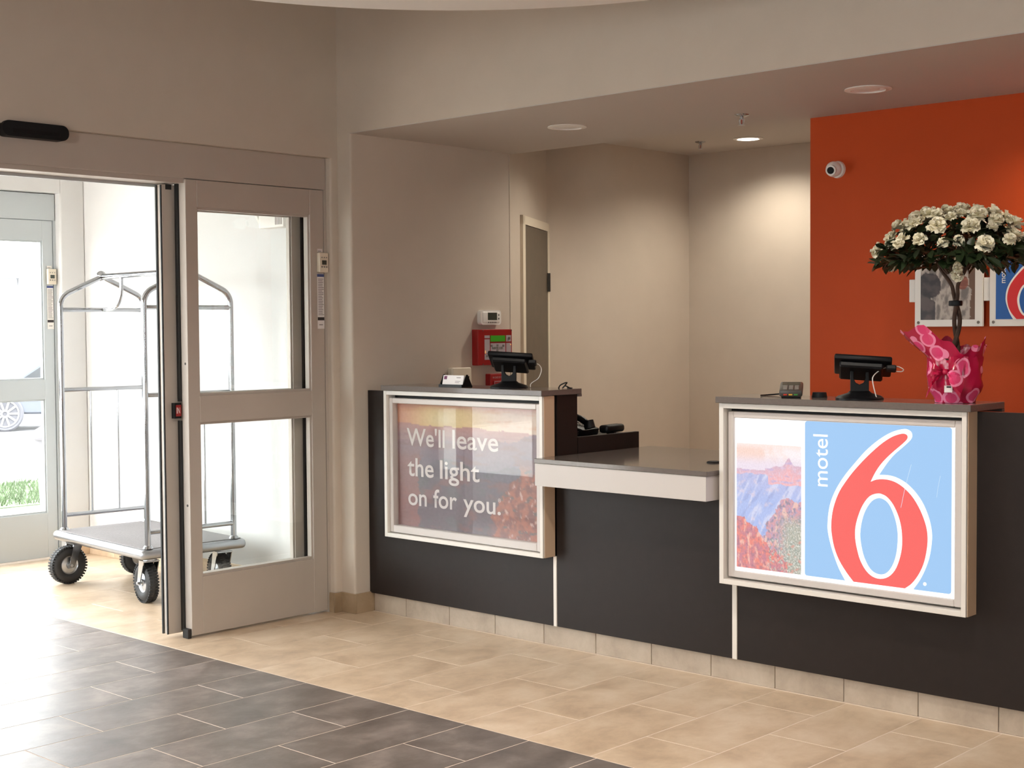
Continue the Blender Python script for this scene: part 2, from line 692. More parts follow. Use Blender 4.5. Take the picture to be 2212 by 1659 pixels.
wr.box(3.1, 3.22, -2.72, 1.3, 0, HZ).box(3.1, 3.22, 1.9, 5.9, 0, HZ).box(3.1, 3.22, 1.3, 1.9, 0, 0.45).box(3.1, 3.22, 1.3, 1.9, 2.65, HZ)
struct('wall_right', wr, PAINT)
wi = sempty('window_added_2')  # unseen side window, added to let daylight into the lobby
f = MB().box(3.13, 3.19, 1.3, 1.36, 0.45, 2.65).box(3.13, 3.19, 1.84, 1.9, 0.45, 2.65).box(3.13, 3.19, 1.36, 1.84, 0.45, 0.51).box(3.13, 3.19, 1.36, 1.84, 2.59, 2.65)
obj('window_frame', f, ALU, wi)
obj('pane', MB().box(3.157, 3.163, 1.36, 1.84, 0.51, 2.59), WINGLASS, wi)

# vestibule shell
XE = -8.2
VZ = 2.62
w = MB().box(-8.45, -5.75, 4.83, 4.95, 0, VZ + 0.1)
struct('wall_vestibule', w, VPAINT)
struct('wall_vestibule_left', MB().box(-8.45, -8.2, 1.45, 1.57, 0, VZ + 0.1).box(-6.0, -5.75, 1.45, 1.57, 0, VZ + 0.1).box(-8.2, -6.0, 1.45, 1.57, 2.3, VZ + 0.1).box(-8.2, -6.0, 1.45, 1.57, 0, 0.25), VPAINT)
wi = sempty('window_added_3')  # unseen glazing, added so daylight brightens the vestibule
f = MB().box(-8.2, -8.14, 1.48, 1.54, 0.25, 2.3).box(-6.06, -6.0, 1.48, 1.54, 0.25, 2.3).box(-7.13, -7.07, 1.48, 1.54, 0.25, 2.3).box(-8.2, -6.0, 1.48, 1.54, 0.25, 0.31).box(-8.2, -6.0, 1.48, 1.54, 2.24, 2.3)
obj('window_frame', f, ALUX, wi)
for a in (-8.14, -7.07):
    obj('pane', MB().box(a, a + 1.01, 1.507, 1.513, 0.31, 2.24), WINGLASS, wi)
struct('ceiling_vestibule', MB().box(-8.45, -5.75, 1.45, 4.95, VZ, VZ + 0.1), VPAINT)
w = MB().box(-8.45, XE, 4.66, 4.83, 0, VZ, 0.012, 3, 'z').box(-8.45, XE, 1.57, 1.9, 0, VZ).box(-8.45, XE, 1.9, 4.66, 2.305, VZ)
struct('wall_entrance', w, VPAINT)
w = MB().box(-5.75, -5.735, 2.0, 4.622, 2.292, VZ).box(-5.76, -5.745, 4.622, 4.83, 0, VZ).box(-5.76, -5.745, 1.57, 1.95, 0, VZ)
struct('wall_vestibule_inner', w, VPAINT)

# base tiles
TPIL = tile_mat('brown_beige_base_tile', rgb(142, 120, 94), rgb(160, 138, 110), rgb(176, 154, 128), 0.4)
bl = sempty('baseboard_left')
obj('base_tile', MB().box(-5.549, XW, 4.611, 4.6225, 0, 0.1, 0.001), TPIL, bl)
obj('base_tile', MB().box(XW, XW + 0.010, 4.611, YF - 0.012, 0, 0.1, 0.001), TPIL, bl)
obj('base_tile', MB().box(XW, XS + 0.012, YF - 0.012, YF + 0.001, 0, 0.1, 0.001), TPIL, bl)
obj('base_tile', MB().box(XS - 0.001, XS + 0.012, YF + 0.0015, 4.79, 0, 0.1, 0.001), TPIL, bl)
bv = sempty('baseboard_vestibule')
for k in range(9):
    x0 = -8.2 + PX * k
    obj('base_tile', MB().box(x0 + 0.001, min(x0 + PX - 0.001, -5.76), 4.818, 4.83, 0, 0.1, 0.0015), TBEIGE, bv)
obj('base_tile', MB().box(XE, XE + 0.012, 4.665, 4.818, 0, 0.1, 0.0015), TBEIGE, bv)


# ------------------------------------------------------------------ sliding door assemblies
def door_panel(parent, xf, th, y0, y1, ztop, lst, rst, m, gl, mr=(1.005, 1.129), zb=0.283, zt=2.005, z0=0.012):
    """aluminium door panel in a plane X = const; front (camera side) face at xf, stiles y0..y0+lst and y1-rst..y1"""
    xb = xf - th
    b = 0.0015
    obj('stile', MB().box(xb, xf, y0, y0 + lst, z0, ztop, b), m, parent)
    obj('stile', MB().box(xb, xf, y1 - rst, y1, z0, ztop, b), m, parent)
    obj('bottom_rail', MB().box(xb, xf, y0 + lst, y1 - rst, z0, zb, b), m, parent)
    obj('mid_rail', MB().box(xb, xf, y0 + lst, y1 - rst, mr[0], mr[1], b), m, parent)
    obj('top_rail', MB().box(xb, xf, y0 + lst, y1 - rst, zt, ztop, b), m, parent)
    ya, yb = y0 + lst, y1 - rst
    g = MB()
    for za, zc in ((zb, mr[0]), (mr[1], zt)):      # glazing beads
        for (a, c, d, e) in ((ya, ya + 0.008, za, zc), (yb - 0.008, yb, za, zc), (ya + 0.008, yb - 0.008, za, za + 0.011), (ya + 0.008, yb - 0.008, zc - 0.011, zc)):
            g.box(xf - th * 0.75, xf - th * 0.2, a, c, d, e)
    obj('glazing_bead', g, m, parent)
    for za, zc in ((zb, mr[0]), (mr[1], zt)):
        obj('pane', MB().box(xf - th * 0.55, xf - th * 0.45, ya + 0.002, yb - 0.002, za + 0.002, zc - 0.002), gl, parent)


XD = -5.552     # lobby face of the fixed side panel
d1 = sempty('door_1')
obj('header', MB().box(-5.70, XD + 0.004, 1.955, 4.618, 2.134, 2.292, 0.002), ALU, d1)
obj('header_track', MB().box(-5.69, XD - 0.012, 1.955, 3.79, 2.112, 2.136), ALU, d1)
obj('track_lip', MB().box(-5.70, -5.686, 1.955, 3.79, 2.098, 2.136), ALUX, d1)
obj('jamb', MB().box(-5.70, XD + 0.002, 4.606, 4.622, 0, 2.134), ALU, d1)
door_panel(d1, XD, 0.052, 3.788, 4.604, 2.131, 0.064, 0.086, ALU, GLASS)
obj('edge_brush', MB().box(-5.628, -5.604, 3.780, 3.790, 0.03, 1.015).box(-5.628, -5.604, 3.780, 3.790, 1.105, 2.128), RUBBER, d1)
obj('bottom_bracket', MB().box(-5.60, -5.556, 3.768, 3.788, 0.0, 0.045, 0.002), RUBBER, d1)
for z in (1.28, 0.62):
    obj('screw', MB().cyl((-5.572, 3.7885, z), (-5.572, 3.7865, z), 0.006, seg=12), MULLG, d1)

d3 = sempty('door_3')      # the open sliding leaf behind the side panel
XV = -5.632
door_panel(d3, XV, 0.045, 3.715, 4.550, 2.108, 0.082, 0.085, ALU, GLASS, zb=0.272, z0=0.02)
obj('gasket', MB().box(XV - 0.008, XV - 0.001, 3.709, 3.716, 0.02, 2.105), RUBBER, d3)
obj('gasket', MB().box(XV - 0.046, XV - 0.036, 3.708, 3.716, 0.02, 2.105), RUBBER, d3)
obj('gasket', MB().box(XV - 0.02, XV + 0.014, 4.520, 4.552, 0.02, 2.105), RUBBER, d3)
obj('hanger_block', MB().box(XV - 0.03, XV + 0.004, 3.735, 3.765, 2.085, 2.108), RUBBER, d3)
push = obj('push_label', MB().box(XV, -5.607, 3.749, 3.785, 1.026, 1.098), BLACKP, d3)
obj('red_label', MB().box(-5.607, -5.6065, 3.756, 3.785, 1.036, 1.088), REDP, push)
text_mesh('lettering', 'IN', WHITEP, push, 3.760, 1.049, 0.018, -5.6062, h=0.028, plane='x')

d4 = sempty('door_4')      # exterior entrance doors
XX = -8.262
obj('header', MB().box(-8.42, XX + 0.004, 1.9, 4.655, 2.134, 2.30, 0.002), ALUX, d4)
obj('jamb', MB().box(-8.42, XX + 0.002, 4.642, 4.66, 0, 2.134), ALUX, d4)
door_panel(d4, XX, 0.05, 3.84, 4.638, 2.131, 0.06, 0.07, ALUX, GLASS, z0=0.0)
door_panel(d4, XX - 0.06, 0.045, 2.86, 3.86, 2.131, 0.06, 0.06, ALUX, GLASS)
door_panel(d4, XX, 0.05, 1.92, 2.86, 2.131, 0.06, 0.06, ALUX, GLASS, z0=0.0)

# ------------------------------------------------------------------ reception counter
cn = thing('reception_counter', 'long dark brown reception counter with white joint strips on a beige tiled plinth', 'counter', (-3.3, 4.765, 0))
YC = 4.765
obj('front_panel', MB().box(XS + 0.003, -4.1685, YC, YC + 0.02, 0.095, 1.125, 0.001), DARKLAM, cn)
obj('front_panel', MB().box(-4.1495, -3.212, YC, YC + 0.02, 0.095, 0.74, 0.001), DARKLAM, cn)
obj('front_panel', MB().box(-3.189, -0.6, YC, YC + 0.02, 0.095, 1.13, 0.001), DARKLAM, cn)
obj('joint_strip', MB().box(-4.168, -4.150, YC - 0.004, YC + 0.015, 0.095, 0.410, 0.001), FRAMEW, cn)
obj('joint_strip', MB().box(-3.2115, -3.1895, YC - 0.004, YC + 0.015, 0.095, 0.410, 0.001), FRAMEW, cn)
obj('side_panel', MB().box(-4.18, -4.16, YC + 0.02, 4.924, 0.095, 1.1325), DARKLAM, cn)
obj('side_panel', MB().box(-3.20, -3.18, YC + 0.02, 4.924, 0.095, 1.1325), DARKLAM, cn)
obj('rear_panel', MB().box(XS + 0.003, -4.18, 4.90, 4.92, 0.095, 1.127), DARKLAM, cn)
obj('rear_panel', MB().box(-3.18, -0.6, 4.91, 4.93, 0.095, 1.06), DARKLAM, cn)
obj('cap', MB().box(-2.16, -0.6, YC + 0.02, 4.91, 1.04, 1.06), DARKLAM, cn)
obj('plinth', MB().box(XS + 0.02, -0.6, 4.80, 4.90, 0, 0.095), GROUT, cn)
xs = [XS + 0.014] + [-4.85 + PX * k - 0.305 * 0 for k in range(0, 13)]
xs = [XS + 0.014, -5.165] + [-4.859 + 0.3055 * k for k in range(14)]
for a, b_ in zip(xs, xs[1:]):
    obj('plinth_tile', MB().box(a + 0.0012, b_ - 0.0012, 4.785, 4.80, 0.0, 0.0945, 0.0015), TBASE, cn)

# low staff desk behind the counter, seen past the raised part
dk = thing('staff_desk', 'low black staff desk end behind the raised counter carrying the desk phone', 'desk', (-4.7, 5.15, 0))
obj('desk_top', MB().box(-5.35, -4.185, 4.95, 5.40, 0.90, 0.925, 0.002), BLACKM, dk)
obj('end_panel', MB().box(-4.185, -4.163, 4.932, 5.385, 0.0, 0.936, 0.001), DARKLAM, dk)
obj('end_panel', MB().box(-5.35, -5.33, 4.95, 5.385, 0.0, 0.90), DARKLAM, dk)

# worktops
t = thing('countertop', 'grey stone countertop slab above the unlit sign', 'countertop', (-4.67, 4.80, 1.128))
obj('slab', MB().box(-5.207, -4.150, 4.668, 4.945, 1.1335, 1.158, 0.0015), QUARTZ, t)
obj('rear_edge', MB().box(-5.207, -4.150, 4.925, 4.945, 1.122, 1.1335), QUARTZ, t)
t = thing('countertop', 'grey stone countertop slab above the lit sign', 'countertop', (-2.69, 4.80, 1.128))
obj('slab', MB().box(-3.228, -2.165, 4.668, 4.945, 1.1335, 1.158, 0.0015), QUARTZ, t)
obj('rear_edge', MB().box(-3.228, -2.165, 4.925, 4.945, 1.122, 1.1335), QUARTZ, t)
t = thing('transaction_shelf', 'low grey topped writing shelf with a white apron between the two signs', 'shelf', (-3.69, 5.0, 0.74))
obj('slab', MB().box(-4.150, -3.233, 4.617, 5.46, 0.842, 0.862, 0.0015), QUARTZ, t)
obj('apron', MB().box(-4.150, -3.240, 4.621, YC - 0.002, 0.742, 0.841, 0.001), WHITELAM, t)


# ------------------------------------------------------------------ sign boxes on the counter front
def sign_box(name, label, X0, X1, zb, zt):
    t = thing(name, label, 'sign', ((X0 + X1) / 2, 4.72, zb))
    y0, y1 = 4.683, 4.7645
    fl_, ft = 0.020, 0.020
    obj('frame', MB().box(X0, X0 + fl_, y0, y1 - 0.001, zb, zt, 0.001), FRAMEW, t)
    obj('frame', MB().box(X1 - fl_, X1 - 0.002, y0, y1 - 0.001, zb, zt, 0.001), FRAMEW, t)
    obj('frame', MB().box(X0 + fl_, X1 - fl_, y0, y1 - 0.001, zt - ft, zt, 0.001), FRAMEW, t)
    obj('frame', MB().box(X0 + fl_, X1 - fl_, y0, y1 - 0.001, zb, zb + ft, 0.001), FRAMEW, t)
    obj('side_cladding', MB().box(X1 - 0.002, X1, y0 + 0.012, y1 - 0.001, zb, zt), TANLAM, t)
    obj('back_board', MB().box(X0 + fl_, X1 - fl_, 4.742, 4.760, zb + ft, zt - ft), BLACKGAP, t)
    return t


def snap_frame(t, X0, X1, zb, zt, wl, wr, wb, wt, y):
    b = 0.003
    y2 = 4.742
    obj('snap_frame', MB().box(X0, X0 + wl, y, y2, zb, zt, b), SNAP, t)
    obj('snap_frame', MB().box(X1 - wr, X1, y, y2, zb, zt, b), SNAP, t)
    obj('snap_frame', MB().box(X0 + wl, X1 - wr, y, y2, zt - wt, zt, b), SNAP, t)
    obj('snap_frame', MB().box(X0 + wl, X1 - wr, y, y2, zb, zb + wb, b), SNAP, t)


# --- unlit sign with the sunset canyon print
s1 = sign_box('poster_sign', 'unlit framed canyon sunset poster sign with a white slogan on the counter front', -5.204, -4.158, 0.411, 1.132)
snap_frame(s1, -5.183, -4.190, 0.434, 1.096, 0.024, 0.022, 0.036, 0.026, 4.700)


def canyon1(u, v):
    n1 = fbm(u * 3, v * 9, 1.0)
    sky = lerp((226, 150, 112), (240, 205, 120), smooth(0.0, 0.3, u))
    sky = lerp(sky, (238, 214, 186), smooth(0.4, 0.8, u))
    sky = lerp(sky, (246, 228, 168), math.exp(-((u - 0.33) ** 2) / 0.012 - ((v - 0.12) ** 2) / 0.006) * 0.9)
    st = smooth(0.15, 0.5, fbm(u * 3.0 + v * 2, v * 16, 3.0))
    sky = lerp(sky, (226, 150, 96), st * 0.55 * smooth(0.45, 0.7, u))
    sky = lerp((206, 130, 110), sky, smooth(-0.02, 0.06, v + 0.02 * n1))
    hz = 0.165 + 0.02 * fbm(u * 5, 0.3, 2.0) + 0.02 * smooth(0.3, 1, u)
    c = sky
    if v > hz:
        far = lerp((186, 128, 118), (150, 118, 128), (v - hz) / 0.12)
        c = lerp(far, (196, 160, 148), 0.4 * smooth(-0.2, 0.5, fbm(u * 4, v * 30, 7)))
    r2_ = 0.29 - 0.09 * smooth(0.75, 0.95, u) * (1 if u < 0.97 else 0.8) + 0.05 * fbm(u * 6, 4.0, 5)
    if v > r2_:
        c = lerp((140, 116, 128), (112, 106, 122), (v - r2_) / 0.18)
        c = lerp(c, (128, 96, 100), 0.6 * smooth(0.0, 0.5, fbm(u * 5, v * 14, 9)))
    r3 = 0.47 + 0.06 * fbm(u * 4, 8.0, 11)
    if v > r3:
        c = lerp((100, 98, 112), (92, 82, 92), (v - r3) / 0.3)
        c = lerp(c, (128, 88, 86), 0.7 * smooth(0.05, 0.5, fbm(u * 6, v * 9, 13)))
        c = lerp(c, (86, 92, 96), 0.6 * smooth(0.05, 0.5, fbm(u * 9 + 3, v * 9, 17)))
    # lit cliffs on the right, red rock at the lower left
    e = 0.86 + 0.07 * fbm(v * 5, 1.0, 19) - 0.10 * smooth(0.6, 0.9, v)
    if v > 0.40 and u > e - 0.1 * smooth(0.4, 0.7, v):
        q = fbm(u * 22, v * 14, 23)
        k = lerp((176, 100, 76), (126, 78, 72), smooth(-0.3, 0.4, q))
        k = lerp(k, (214, 176, 158), smooth(0.35, 0.7, fbm(u * 40, v * 18, 29)))
        k = lerp(k, (100, 92, 88), smooth(0.25, 0.6, fbm(u * 18, v * 26, 31)))
        c = lerp(c, k, smooth(0.40, 0.52, v))
    if u > 0.93 and v > 0.22 and v < 0.5 and u > 0.93 + (0.36 - v) * 0.1:
        c = lerp(c, (132, 112, 116), 0.7)
    if u < 0.16 + 0.05 * fbm(v * 6, 2, 37) and v > 0.3:
        c = lerp(c, (160, 92, 84), 0.6 * smooth(0.3, 0.5, v))
    c = lerp(c, (176, 160, 164), 0.32)
    g = 6 * fbm(u * 60, v * 50, 41, 3)
    return (c[0] + g, c[1] + g, c[2] + g)


PRINT = print_mat('sunset_canyon_print', 0.0, 0.5)
print_grid('poster', -5.166, -4.205, 0.467, 1.072, 170, 110, 4.735, canyon1, PRINT, s1)
TXT1 = mat('pale_lettering', rgb(224, 216, 214), 0.5)
YT = 4.7335
WORDS = [("We'll", -5.092, 0.866, 0.264, 0.088), ('leave', -4.776, 0.866, 0.300, 0.088), ('the', -5.088, 0.717, 0.183, 0.088), ('light', -4.862, 0.717, 0.264, 0.088),
         ('on', -5.086, 0.574, 0.131, 0.056), ('for', -4.909, 0.574, 0.160, 0.088), ('you.', -4.706, 0.574, 0.243, 0.056)]
for wd, x_, z_, w_, h_ in WORDS:
    text_mesh('slogan_word', wd, TXT1, s1, x_, z_, w_, YT, h=h_, bold=0.012)
text_mesh('registered_mark', '\u00ae', TXT1, s1, -4.480, 0.632, 0.018, YT)
obj('acrylic_sheet', MB().box(-5.162, -4.208, 4.7255, 4.7285, 0.466, 1.073), glass_mat('acrylic', (0.97, 0.97, 0.97, 1), 1.4), s1)

# --- lit sign
s2 = sign_box('light_box_sign', 'lit light box sign with a large red 6 on blue beside a canyon photo', -3.220, -2.184, 0.412, 1.132)
snap_frame(s2, -3.192, -2.2125, 0.440, 1.099, 0.026, 0.027, 0.026, 0.0245, 4.704)
LWHITE = mat('backlit_white', (0.02, 0.02, 0.02, 1), 0.3, emis=(1.0, 1.0, 1.0, 1), estr=1.35)
LBLUE = mat('backlit_blue', (0.02, 0.02, 0.02, 1), 0.3, emis=rgb(160, 202, 244), estr=1.0)
LRED = mat('backlit_red', (0.02, 0.02, 0.02, 1), 0.3, emis=rgb(250, 104, 100), estr=1.0)
LPH = print_mat('backlit_canyon_photo', 1.0, 0.3)
obj('backlit_panel', MB().box(-3.167, -2.238, 4.7155, 4.72, 0.465, 1.0755), LWHITE, s2)


def rounded(x0, x1, z0, z1, r, corners=(1, 1, 1, 1), n=6):
    """corners: bl, br, tr, tl"""
    pts = []
    for (cx_, cz_, a0, on) in ((x0 + r, z0 + r, PI, corners[0]), (x1 - r, z0 + r, 1.5 * PI, corners[1]), (x1 - r, z1 - r, 0, corners[2]), (x0 + r, z1 - r, 0.5 * PI, corners[3])):
        if on:
            for k in range(n + 1):
                a = a0 + 0.5 * PI * k / n
                pts.append((cx_ + r * math.cos(a), cz_ + r * math.sin(a)))
        else:
            a = a0 + 0.25 * PI
            pts.append((cx_ + r * math.copysign(1, math.cos(a)), cz_ + r * math.copysign(1, math.sin(a))))
    return pts


def spline(pts, n=4, closed=True, corners=()):
    """Catmull-Rom through points; indices in corners stay sharp"""
    out = []
    N = len(pts)
    rng = range(N) if closed else range(N - 1)
    for i in rng:
        p1, p2 = Vector(pts[i]), Vector(pts[(i + 1) % N])
        p0 = Vector(pts[i - 1]) if (closed or i > 0) and i not in corners else p1 * 2 - p2
        p3 = Vector(pts[(i + 2) % N]) if (closed or i + 2 < N) and (i + 1) % N not in corners else p2 * 2 - p1
        for k in range(n):
            t_ = k / n
            out.append(tuple(0.5 * ((2 * p1) + (p2 - p0) * t_ + (2 * p0 - 5 * p1 + 4 * p2 - p3) * t_ ** 2 + (3 * p1 - p0 - 3 * p2 + p3) * t_ ** 3)))
    if not closed:
        out.append(tuple(pts[-1]))
    return out


obj('blue_field', MB().prism(rounded(-2.8485, -2.255, 0.4815, 1.0735, 0.010), 4.7148, 4.7154), LBLUE, s2)
WO = [(-2.675, 0.4815), (-2.701, 0.523), (-2.722, 0.570), (-2.739, 0.618), (-2.749, 0.661), (-2.750, 0.690), (-2.746, 0.733), (-2.737, 0.772), (-2.720, 0.812), (-2.696, 0.852), (-2.668, 0.889), (-2.632, 0.930), (-2.594, 0.971), (-2.552, 1.007), (-2.512, 1.034), (-2.477, 1.051), (-2.443, 1.060), (-2.426, 1.060), (-2.411, 1.052), (-2.406, 1.039), (-2.410, 1.026), (-2.423, 1.012), (-2.448, 0.990), (-2.477, 0.965), (-2.500, 0.939), (-2.520, 0.912), (-2.537, 0.888), (-2.505, 0.889), (-2.471, 0.884), (-2.430, 0.866), (-2.396, 0.838), (-2.368, 0.804), (-2.348, 0.766), (-2.334, 0.725), (-2.328, 0.684), (-2.331, 0.642), (-2.339, 0.600), (-2.355, 0.556), (-2.375, 0.517), (-2.400, 0.4815)]
RO = [(-2.640, 0.4815), (-2.670, 0.514), (-2.701, 0.557), (-2.721, 0.602), (-2.732, 0.652), (-2.734, 0.690), (-2.729, 0.734), (-2.717, 0.776), (-2.699, 0.816), (-2.674, 0.853), (-2.644, 0.891), (-2.605, 0.933), (-2.564, 0.972), (-2.523, 1.006), (-2.483, 1.031), (-2.448, 1.043), (-2.431, 1.042), (-2.424, 1.034), (-2.428, 1.022), (-2.448, 1.003), (-2.477, 0.979), (-2.509, 0.950), (-2.535, 0.921), (-2.555, 0.891), (-2.571, 0.860), (-2.546, 0.870), (-2.511, 0.873), (-2.476, 0.867), (-2.442, 0.850), (-2.408, 0.821), (-2.381, 0.784), (-2.361, 0.744), (-2.348, 0.703), (-2.345, 0.662), (-2.350, 0.619), (-2.361, 0.576), (-2.381, 0.535), (-2.406, 0.502), (-2.432, 0.4815)]
WI = [(-2.543, 0.819), (-2.575, 0.806), (-2.602, 0.772), (-2.620, 0.732), (-2.632, 0.688), (-2.633, 0.645), (-2.625, 0.604), (-2.612, 0.565), (-2.589, 0.530), (-2.562, 0.510), (-2.530, 0.505), (-2.498, 0.516), (-2.472, 0.543), (-2.455, 0.582), (-2.445, 0.626), (-2.444, 0.668), (-2.448, 0.705), (-2.459, 0.743), (-2.479, 0.782), (-2.502, 0.807), (-2.522, 0.817)]
BI = [(-2.540, 0.802), (-2.566, 0.788), (-2.590, 0.754), (-2.605, 0.712), (-2.612, 0.663), (-2.607, 0.620), (-2.595, 0.578), (-2.574, 0.542), (-2.551, 0.525), (-2.524, 0.522), (-2.501, 0.533), (-2.481, 0.561), (-2.468, 0.597), (-2.462, 0.637), (-2.461, 0.677), (-2.467, 0.716), (-2.479, 0.752), (-2.496, 0.783), (-2.517, 0.799)]
num = obj('numeral', MB().prism(spline(WO, 3, True, (0, 26, 39)), 4.7142, 4.7147), LWHITE, s2)
obj('numeral_fill', MB().prism(spline(RO, 3, True, (0, 24, 38)), 4.7136, 4.7141), LRED, num)
obj('numeral_ring', MB().prism(spline(WI, 3), 4.7130, 4.7135), LWHITE, num)
obj('numeral_counter', MB().prism(spline(BI, 3), 4.7124, 4.7129), LBLUE, num)
text_mesh('lettering', 'motel', LWHITE, s2, -2.750, 0.829, 0.196, 4.7140, h=0.062, rot=True, bold=0.0)
obj('registered_mark', MB().cyl((-2.355, 4.7140, 0.5065), (-2.355, 4.7146, 0.5065), 0.0065, seg=16), LWHITE, s2)
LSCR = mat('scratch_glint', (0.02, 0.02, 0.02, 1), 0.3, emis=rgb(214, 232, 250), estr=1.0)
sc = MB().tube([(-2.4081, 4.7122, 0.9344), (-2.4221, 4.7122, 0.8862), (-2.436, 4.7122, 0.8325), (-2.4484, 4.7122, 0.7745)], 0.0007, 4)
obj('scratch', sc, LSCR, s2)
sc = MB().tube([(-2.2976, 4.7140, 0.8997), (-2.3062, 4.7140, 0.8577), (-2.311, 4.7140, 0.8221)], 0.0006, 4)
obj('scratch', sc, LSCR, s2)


def canyon2(u, v):
    q = fbm(u * 7, v * 9, 1)
    q2 = fbm(u * 26, v * 36, 2)
    q3 = fbm(u * 60, v * 80, 3, 3)
    # hazy sky: washed out towards the upper right
    c = lerp((250, 214, 196), (255, 250, 250), smooth(0.2, 0.95, u + 0.3 * q))
    c = lerp((255, 236, 226), c, smooth(0, 0.05, v))
    c = lerp(c, (238, 226, 240), smooth(0.06, 0.18, v))
    m1 = 0.185 - 0.055 * math.exp(-((u - 0.81) / 0.045) ** 2) - 0.03 * smooth(0.45, 0.8, u) + 0.012 * q
    m1 += 0.02 * (u < 0.45)
    if v > m1:
        c = lerp((214, 176, 196), (244, 176, 180), (v - m1) / 0.10)
        c = lerp(c, (196, 172, 212), smooth(0.1, 0.5, fbm(u * 5, v * 40, 5)))
        c = lerp(c, (230, 206, 226), smooth(0.0, 0.5, q2) * 0.6)
    m2 = 0.245 + 0.05 * smooth(0.45, 0.6, u) + 0.02 * q
    if v > m2 and u < 0.5 or v > 0.315 + 0.015 * q:
        c = lerp((178, 186, 232), (160, 186, 242), (v - 0.25) / 0.2)
        rib = fbm(u * 9 + v * 7, u * 2 - v * 3, 8)
        c = lerp(c, (206, 216, 248), smooth(-0.1, 0.4, rib))
        c = lerp(c, (136, 158, 216), smooth(0.1, 0.5, fbm(u * 12 + v * 12, v * 6, 9)) * 0.6)
        c = lerp(c, (236, 214, 226), smooth(0.2, 0.6, fbm(u * 6, v * 12, 12)) * 0.5)
    # rocky spur falling from the right
    s = 0.72 - 0.32 * smooth(0.35, 0.75, u) + 0.05 * q + 0.02 * q2
    if u > 0.33 and v > s + 0.02:
        c = lerp((212, 146, 154), (176, 150, 184), smooth(-0.2, 0.4, q2))
        c = lerp(c, (238, 190, 176), smooth(0.1, 0.5, fbm(u * 14 + 4, v * 12, 15)))
        c = lerp(c, (120, 118, 140), smooth(0.1, 0.45, fbm(u * 24, v * 30, 17)) * 0.8)
        g = smooth(0.55, 0.85, u) * smooth(0.5, 0.65, v)
        c = lerp(c, lerp((150, 166, 140), (216, 224, 206), smooth(-0.2, 0.5, q3)), g * 0.85)
    # red boulder at the lower left
    b = 0.60 + 0.30 * smooth(0.12, 0.75, u) + 0.03 * q + 0.02 * q2
    if v > b and u < 0.8:
        c = lerp((238, 120, 102), (198, 114, 130), smooth(-0.35, 0.45, fbm(u * 11, v * 15, 22)))
        c = lerp(c, (178, 104, 116), 0.5 * smooth(0.0, 0.4, q2))
        c = lerp(c, (252, 196, 170), 0.8 * smooth(0.1, 0.6, fbm(u * 18, v * 13, 21)))
        c = lerp(c, (150, 96, 112), smooth(0.15, 0.5, fbm(u * 22, v * 30, 23)) * 0.6)
    if v > 0.74 and u > 0.5 + 0.25 * (0.9 - v):
        g = smooth(-0.1, 0.35, fbm(u * 22, v * 30, 25))
        c = lerp(c, lerp((120, 140, 126), (226, 232, 220), smooth(-0.3, 0.4, q3)), 0.75 * g)
        c = lerp(c, (230, 130, 110), 0.6 * smooth(0.25, 0.5, fbm(u * 9, v * 26, 27)))
    c = lerp(c, (238, 218, 226), 0.24)
    return (c[0] + 10 * q3, c[1] + 10 * q3, c[2] + 10 * q3)


print_grid('canyon_photo', -3.1585, -2.8645, 0.4815, 0.975, 130, 220, 4.7150, canyon2, LPH, s2)

# ------------------------------------------------------------------ things on the counters
def tablet_stand(label, x, y, rz):
    t = thing('tablet_stand', label, 'tablet stand', (x, y, 1.158), rz, 'tablet stands on the counter')
    L = dict(local=True, smooth=True)
    obj('base', MB().lathe([(0, 0), (0.088, 0), (0.0885, 0.006), (0.080, 0.013), (0.045, 0.024), (0.036, 0.032), (0, 0.032)], 40), BLACKP, t, **L)
    # column: two cheeks joined at foot, open window between them
    c = MB()
    prof = [(-0.034, 0.022), (0.034, 0.022), (0.034, 0.125), (0.022, 0.140), (0.022, 0.078), (0.014, 0.062), (0.0, 0.055), (-0.014, 0.062), (-0.022, 0.078), (-0.022, 0.140), (-0.034, 0.125)]
    c.prism(prof, -0.013, 0.013, 0.0015)
    obj('column', c, BLACKM, t, local=True)
    # tablet cradle, tilted, seen edge on
    tilt = Matrix.Translation((0.012, 0.015, 0.128)) @ Matrix.Rotation(math.radians(-24), 4, 'X') @ Matrix.Rotation(math.radians(4), 4, 'Y')
    h = MB().box(-0.105, 0.105, -0.075, 0.085, -0.010, 0.012, 0.007, 2)
    h.box(-0.085, 0.075, -0.060, 0.075, -0.034, -0.010, 0.006, 1)
    hd = obj('cradle', h.xf(tilt), BLACKP, t, **L)
    g = MB().box(-0.095, 0.095, -0.066, 0.076, 0.0122, 0.0128)
    obj('screen', g.xf(tilt), LCD, hd, local=True)
    k = MB().box(0.085, 0.122, -0.055, -0.02, -0.032, -0.012, 0.004)
    obj('lock_housing', k.xf(tilt), BLACKP, hd, local=True)
    return t


t1 = tablet_stand('black tablet stand on the counter above the unlit poster sign', -4.467, 4.80, math.radians(35))
obj('cable', MB().tube(spline([(0.105, 0.0, 0.105), (0.135, 0.0, 0.11), (0.15, 0.01, 0.085), (0.135, 0.02, 0.045), (0.10, 0.03, 0.02), (0.096, 0.03, 0.002)], 6, False), 0.002, 6), WHITECORD, t1, local=True, smooth=True)
t2 = tablet_stand('black tablet stand with a looped white cable on the counter above the lit sign', -2.665, 4.80, math.radians(30))
obj('cable', MB().tube(spline([(0.115, 0.0, 0.108), (0.15, 0.0, 0.104), (0.158, 0.0, 0.113), (0.13, -0.005, 0.124), (0.085, -0.02, 0.116), (0.05, -0.04, 0.09), (0.048, -0.05, 0.06), (0.062, -0.055, 0.002)], 6, False), 0.002, 6), WHITECORD, t2, local=True, smooth=True)

